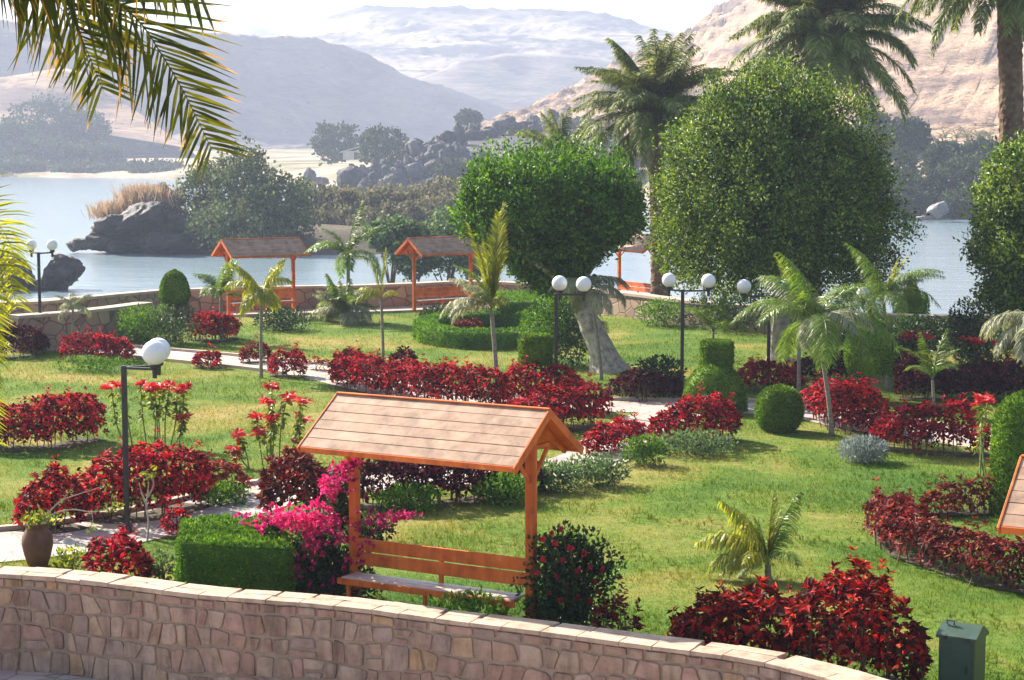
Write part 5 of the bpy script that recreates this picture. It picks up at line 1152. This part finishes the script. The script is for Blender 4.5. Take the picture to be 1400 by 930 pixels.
for q in ((425, 282, 36, 30), (462, 284, 38, 28), (500, 286, 38, 26), (536, 284, 36, 28), (575, 282, 38, 28), (612, 276, 36, 30), (648, 280, 36, 32), (440, 312, 44, 22), (490, 310, 46, 24), (540, 308, 40, 26), (590, 300, 44, 30), (640, 305, 40, 32), (690, 280, 38, 40), (680, 310, 40, 30), (410, 318, 36, 16)):
    bush('grey brown scrub bush in the thicket on the island', *q, 196 + (330 - q[1]) * .22 + rng.uniform(-2, 3), 'scrub', 1700, group=g_, base=-2.6)
for lab, q in (('green bush at the water behind the middle bench shelter, left', (565, 345, 30, 32)), ('green bush at the water behind the middle bench shelter, right', (612, 330, 40, 42)), ('green bush at the water left of the flat topped tree', (655, 345, 32, 40)), ('low pale green bush at the water left of the middle bench shelter', (535, 322, 36, 20))):
    bush(lab, *q, 112, 'greygreen', 2600, base=-4.2, L=.22)
# a bank these bushes stand on
def bnk(x, y): return -5.2 + 1.6 * np.clip(1.2 - ((x + 4) / 7.) ** 2 - ((y - 112) / 8.) ** 2, 0, 1)
struct(sheet(bnk, np.linspace(-14, 7, 16), np.linspace(101, 123, 16)).build('river_bank', M['soil'], smooth=True))

# boulder outcrop across the river
hill('outcrop_mound', [[(455, 266, 380), (560, 266, 380), (700, 262, 375), (850, 262, 370)], [(465, 246, 392), (540, 240, 392), (575, 225, 394), (640, 205, 396), (740, 195, 396), (850, 205, 396)], [(470, 240, 402), (555, 232, 404), (575, 205, 410), (640, 182, 420), (700, 176, 424), (800, 174, 424), (880, 196, 420)]], M['farrock'], .7, 12, 90, 8, seed=21, back=30)
topl = np.array([(476, 232), (500, 226), (556, 226), (566, 196), (600, 186), (622, 182), (634, 168), (660, 176), (700, 166), (745, 162), (800, 168), (850, 190)], float)
for i in range(150):
    px = rng.uniform(478, 840); ty = np.interp(px, topl[:, 0], topl[:, 1]); u = rng.uniform(0, 1) ** 1.25 if i > 45 else rng.uniform(0, .12); py = ty + 6 + u * (252 - ty)
    w = rng.uniform(14, 34) * (1.25 if u > .2 else .95); y = np.interp(py, [170, 205, 240, 262], [421, 398, 389, 379])
    boulder('grey boulder heaped in the rocky outcrop across the river', px, py, w, w * rng.uniform(.7, 1.5), y, 'farrock', 'grey boulders of the outcrop across the river')
for px, py, w, h in ((630, 182, 16, 34), (572, 212, 22, 40), (600, 200, 22, 34)): boulder('grey boulder heaped in the rocky outcrop across the river', px, py, w, h, 404, 'farrock', 'grey boulders of the outcrop across the river')
for lab, q in (('small dark stone pile on the sand left of the outcrop', (423, 240, 22, 26)), ('low dark stones on the sand left of the outcrop', (438, 248, 30, 12))): boulder(lab, *q, 470, 'farrock')

ft = [('dark tree on the sand bank left of the outcrop', 458, 196, 30, 24, 520), ('broad dark tree at the left end of the outcrop', 525, 202, 34, 24, 440), ('small dark tree behind the outcrop peak', 640, 164, 14, 10, 520), ('round bush growing at the foot of the outcrop', 618, 236, 24, 16, 372),
      ('big dark tree clump on the far left bank, tallest', 62, 170, 46, 34, 720), ('dark tree on the far left bank right of the tallest', 112, 178, 36, 26, 725), ('low dark tree at the left edge of the far bank', 18, 190, 40, 22, 700), ('low hazy trees at the far shore, left group', 60, 208, 56, 14, 690), ('low hazy trees at the far shore, beside the sand', 130, 214, 40, 14, 690), ('hazy bushes on the far shore under the palm frond', 215, 232, 40, 7, 640), ('hazy bushes on the far shore at the left edge', 20, 230, 50, 8, 665), ('hazy bushes on the far shore left of the rocky point', 120, 233, 50, 6, 655),
      ('tree behind the boulder outcrop at the right', 790, 180, 30, 14, 450)]
for lab, *q in ft: bush(lab, *q, 'fartree', 1500, name='far_tree', cat='tree', trunk=True, base=None)
rb = [('hazy tree at the top of the right bank beside the ficus', 1196, 186, 26, 30, 318), ('spreading tree on top of the right bank', 1240, 190, 30, 24, 316), ('dark tree on the right bank above the water, left', 1212, 240, 44, 36, 288), ('dark tree in the middle of the right bank', 1262, 262, 40, 30, 280), ('big dark tree on the right bank beside the edge tree', 1330, 250, 50, 34, 284), ('dark bush at the waterline of the right bank, left', 1225, 278, 40, 20, 272), ('dark bush at the waterline of the right bank, right', 1330, 282, 46, 18, 272), ('olive bush on the crest of the right bank', 1292, 216, 30, 18, 300), ('olive bush at the crest of the right bank by the palm trunk', 1345, 212, 30, 18, 302), ('dark tree on the right bank hidden behind the edge tree', 1390, 240, 44, 40, 285), ('dark tree at the right bank behind the ficus', 1160, 230, 40, 40, 290)]
for lab, *q in rb: bush(lab, *q, 'fartree', 2600, name='bank_tree', cat='tree', trunk=True, base=None)
g2 = 'dry palms along the top of the right bank'
for px in (1292, 1308, 1322, 1338, 1352):
    b = pw(px, 196, 335); palm('bank_palm', 'small dry palm in the row along the top of the right bank', b, b + [0, 0, .6], .15, [('date', v, a, 1) for v, a in ((0, 0), (1, 70), (1, 190), (2, 300), (0, 130))], group=g2, scale=.62, trunk='palmbark')
for lab, q in (('pale slanting boulder at the waterline of the right bank', (1284, 288, 40, 22)), ('small pale boulder at the waterline beside the ficus', (1226, 294, 20, 12)), ('pale boulder low at the waterline left of the slanting one', (1262, 298, 22, 8))):
    o = boulder(lab, *q, 261, 'palerock'); o.rotation_euler = (0, R(-28) if q[2] == 40 else 0, 0)
# small hut on the sand
b = pw(484, 218, 470); t = thing('river_hut', 'tiny pale hut with sloping roof on the sand between the dark trees', 'hut', b); mb = MB(); bbox(mb, (0, 0, 1.0), (5.2, 3.5, 2.2)); mb.build('wall', M['plaster'], t)
mb = MB(); Mx = np.array(Matrix.Rotation(R(-16), 3, 'Y')); bbox(mb, (0, 0, 2.7), (7, 4.2, .18), M=Mx); mb.build('roof', M['plaster'], t)
mb = MB(); bbox(mb, (.6, -1.76, .85), (.9, .05, 1.8)); mb.build('door', M['stem'], t)

# ================================================================== LAWN GRASS
def inpoly(P, poly):
    x, y = P[:, 0], P[:, 1]; ins = np.zeros(len(P), bool); j = len(poly) - 1
    for i in range(len(poly)):
        xi, yi = poly[i]; xj, yj = poly[j]; c = ((yi > y) != (yj > y)) & (x < (xj - xi) * (y - yi) / (yj - yi + 1e-12) + xi); ins ^= c; j = i
    return ins
NG = 620000
y = 19 * np.exp(rng.uniform(0, 1, NG) * math.log(76 / 19.0)); x = rng.uniform(-1, 1, NG) * (y * .345 + 1.0); P = np.column_stack([x, y])
keep = inpoly(P, GARDEN)
for pth in PATHS: keep &= ~inpoly(P, resample(np.vstack([pth, pth[:1]]), n=160))
clump = fbm(np.column_stack([P, 0 * x]), 1.4, 77, 4) + .6 * fbm(np.column_stack([P, 0 * x]), 6.0, 78, 3); keep &= clump > rng.uniform(-1.1, .55, NG)
P = P[keep]; clump = clump[keep]; n = len(P); Z = np.zeros(n); s = (P[:, 1] / 26.0) ** .55
h = rng.uniform(.022, .062, n) * s * (1 + .9 * np.clip(clump, -.6, .9)); a = rng.uniform(0, 6.283, n); w = rng.uniform(.006, .012, n) * s
B = np.column_stack([P, Z]); sdv = np.column_stack([np.cos(a), np.sin(a), 0 * a]); ln = rdir(n) * .75; ln[:, 2] = 1
T = B + ln * h[:, None]; V = np.stack([B - sdv * w[:, None] / 2, B + sdv * w[:, None] / 2, T], 1).reshape(-1, 3)
mb = MB(); mb.add(V, np.arange(3 * n).reshape(n, 3)); o = mb.build('lawn_grass', M['grass']); o['kind'] = 'stuff'
# weeds: broader tufts on the lawn, one mass
nw = 13000; y = 20 * np.exp(rng.uniform(0, 1, nw) * math.log(62 / 20.0)); x = rng.uniform(-1, 1, nw) * y * .33; P = np.column_stack([x, y]); keep = inpoly(P, GARDEN) & (fbm(np.column_stack([P, 0 * x]), 3.0, 91, 3) > .02)
for pth in PATHS: keep &= ~inpoly(P, resample(np.vstack([pth, pth[:1]]), n=160))
P = P[keep]; mb = MB(); rosettes(mb, np.column_stack([P, np.full(len(P), .02)]), np.tile([0, 0, 1.], (len(P), 1)), 9, .10, .013, 20, 70); o = mb.build('lawn_weeds', M['grass']); o['kind'] = 'stuff'

nl_ = 5200; y = 21 * np.exp(rng.uniform(0, 1, nl_) * math.log(56 / 21.0)); x = rng.uniform(-1, 1, nl_) * y * .31; P = np.column_stack([x, y]); keep = inpoly(P, GARDEN) & (fbm(np.column_stack([P, 0 * x]), 5.0, 191, 4) > .1); P = P[keep]; n = len(P)
mb = MB(); leaves(mb, np.column_stack([P, np.full(n, .045)]), rdir(n) * [1, 1, .25], rdir(n) * .3 + [0, 0, 1], rng.uniform(.04, .085, n), .035); o = mb.build('fallen_leaves', M['bronze']); o['kind'] = 'stuff'

# ================================================================== HAZE
mb = MB(); box(mb, (0, 1350, 140), (7600, 5900, 320)); hm, hn, hl, ho = newmat('air_haze')
pv = hn.new('ShaderNodeVolumePrincipled'); pv.inputs['Color'].default_value = (.60, .70, .93, 1); pv.inputs['Density'].default_value = HAZE_DENS; pv.inputs['Anisotropy'].default_value = .2
hl.new(pv.outputs[0], ho.inputs['Volume']); o = mb.build('haze', hm); o['kind'] = 'stuff'
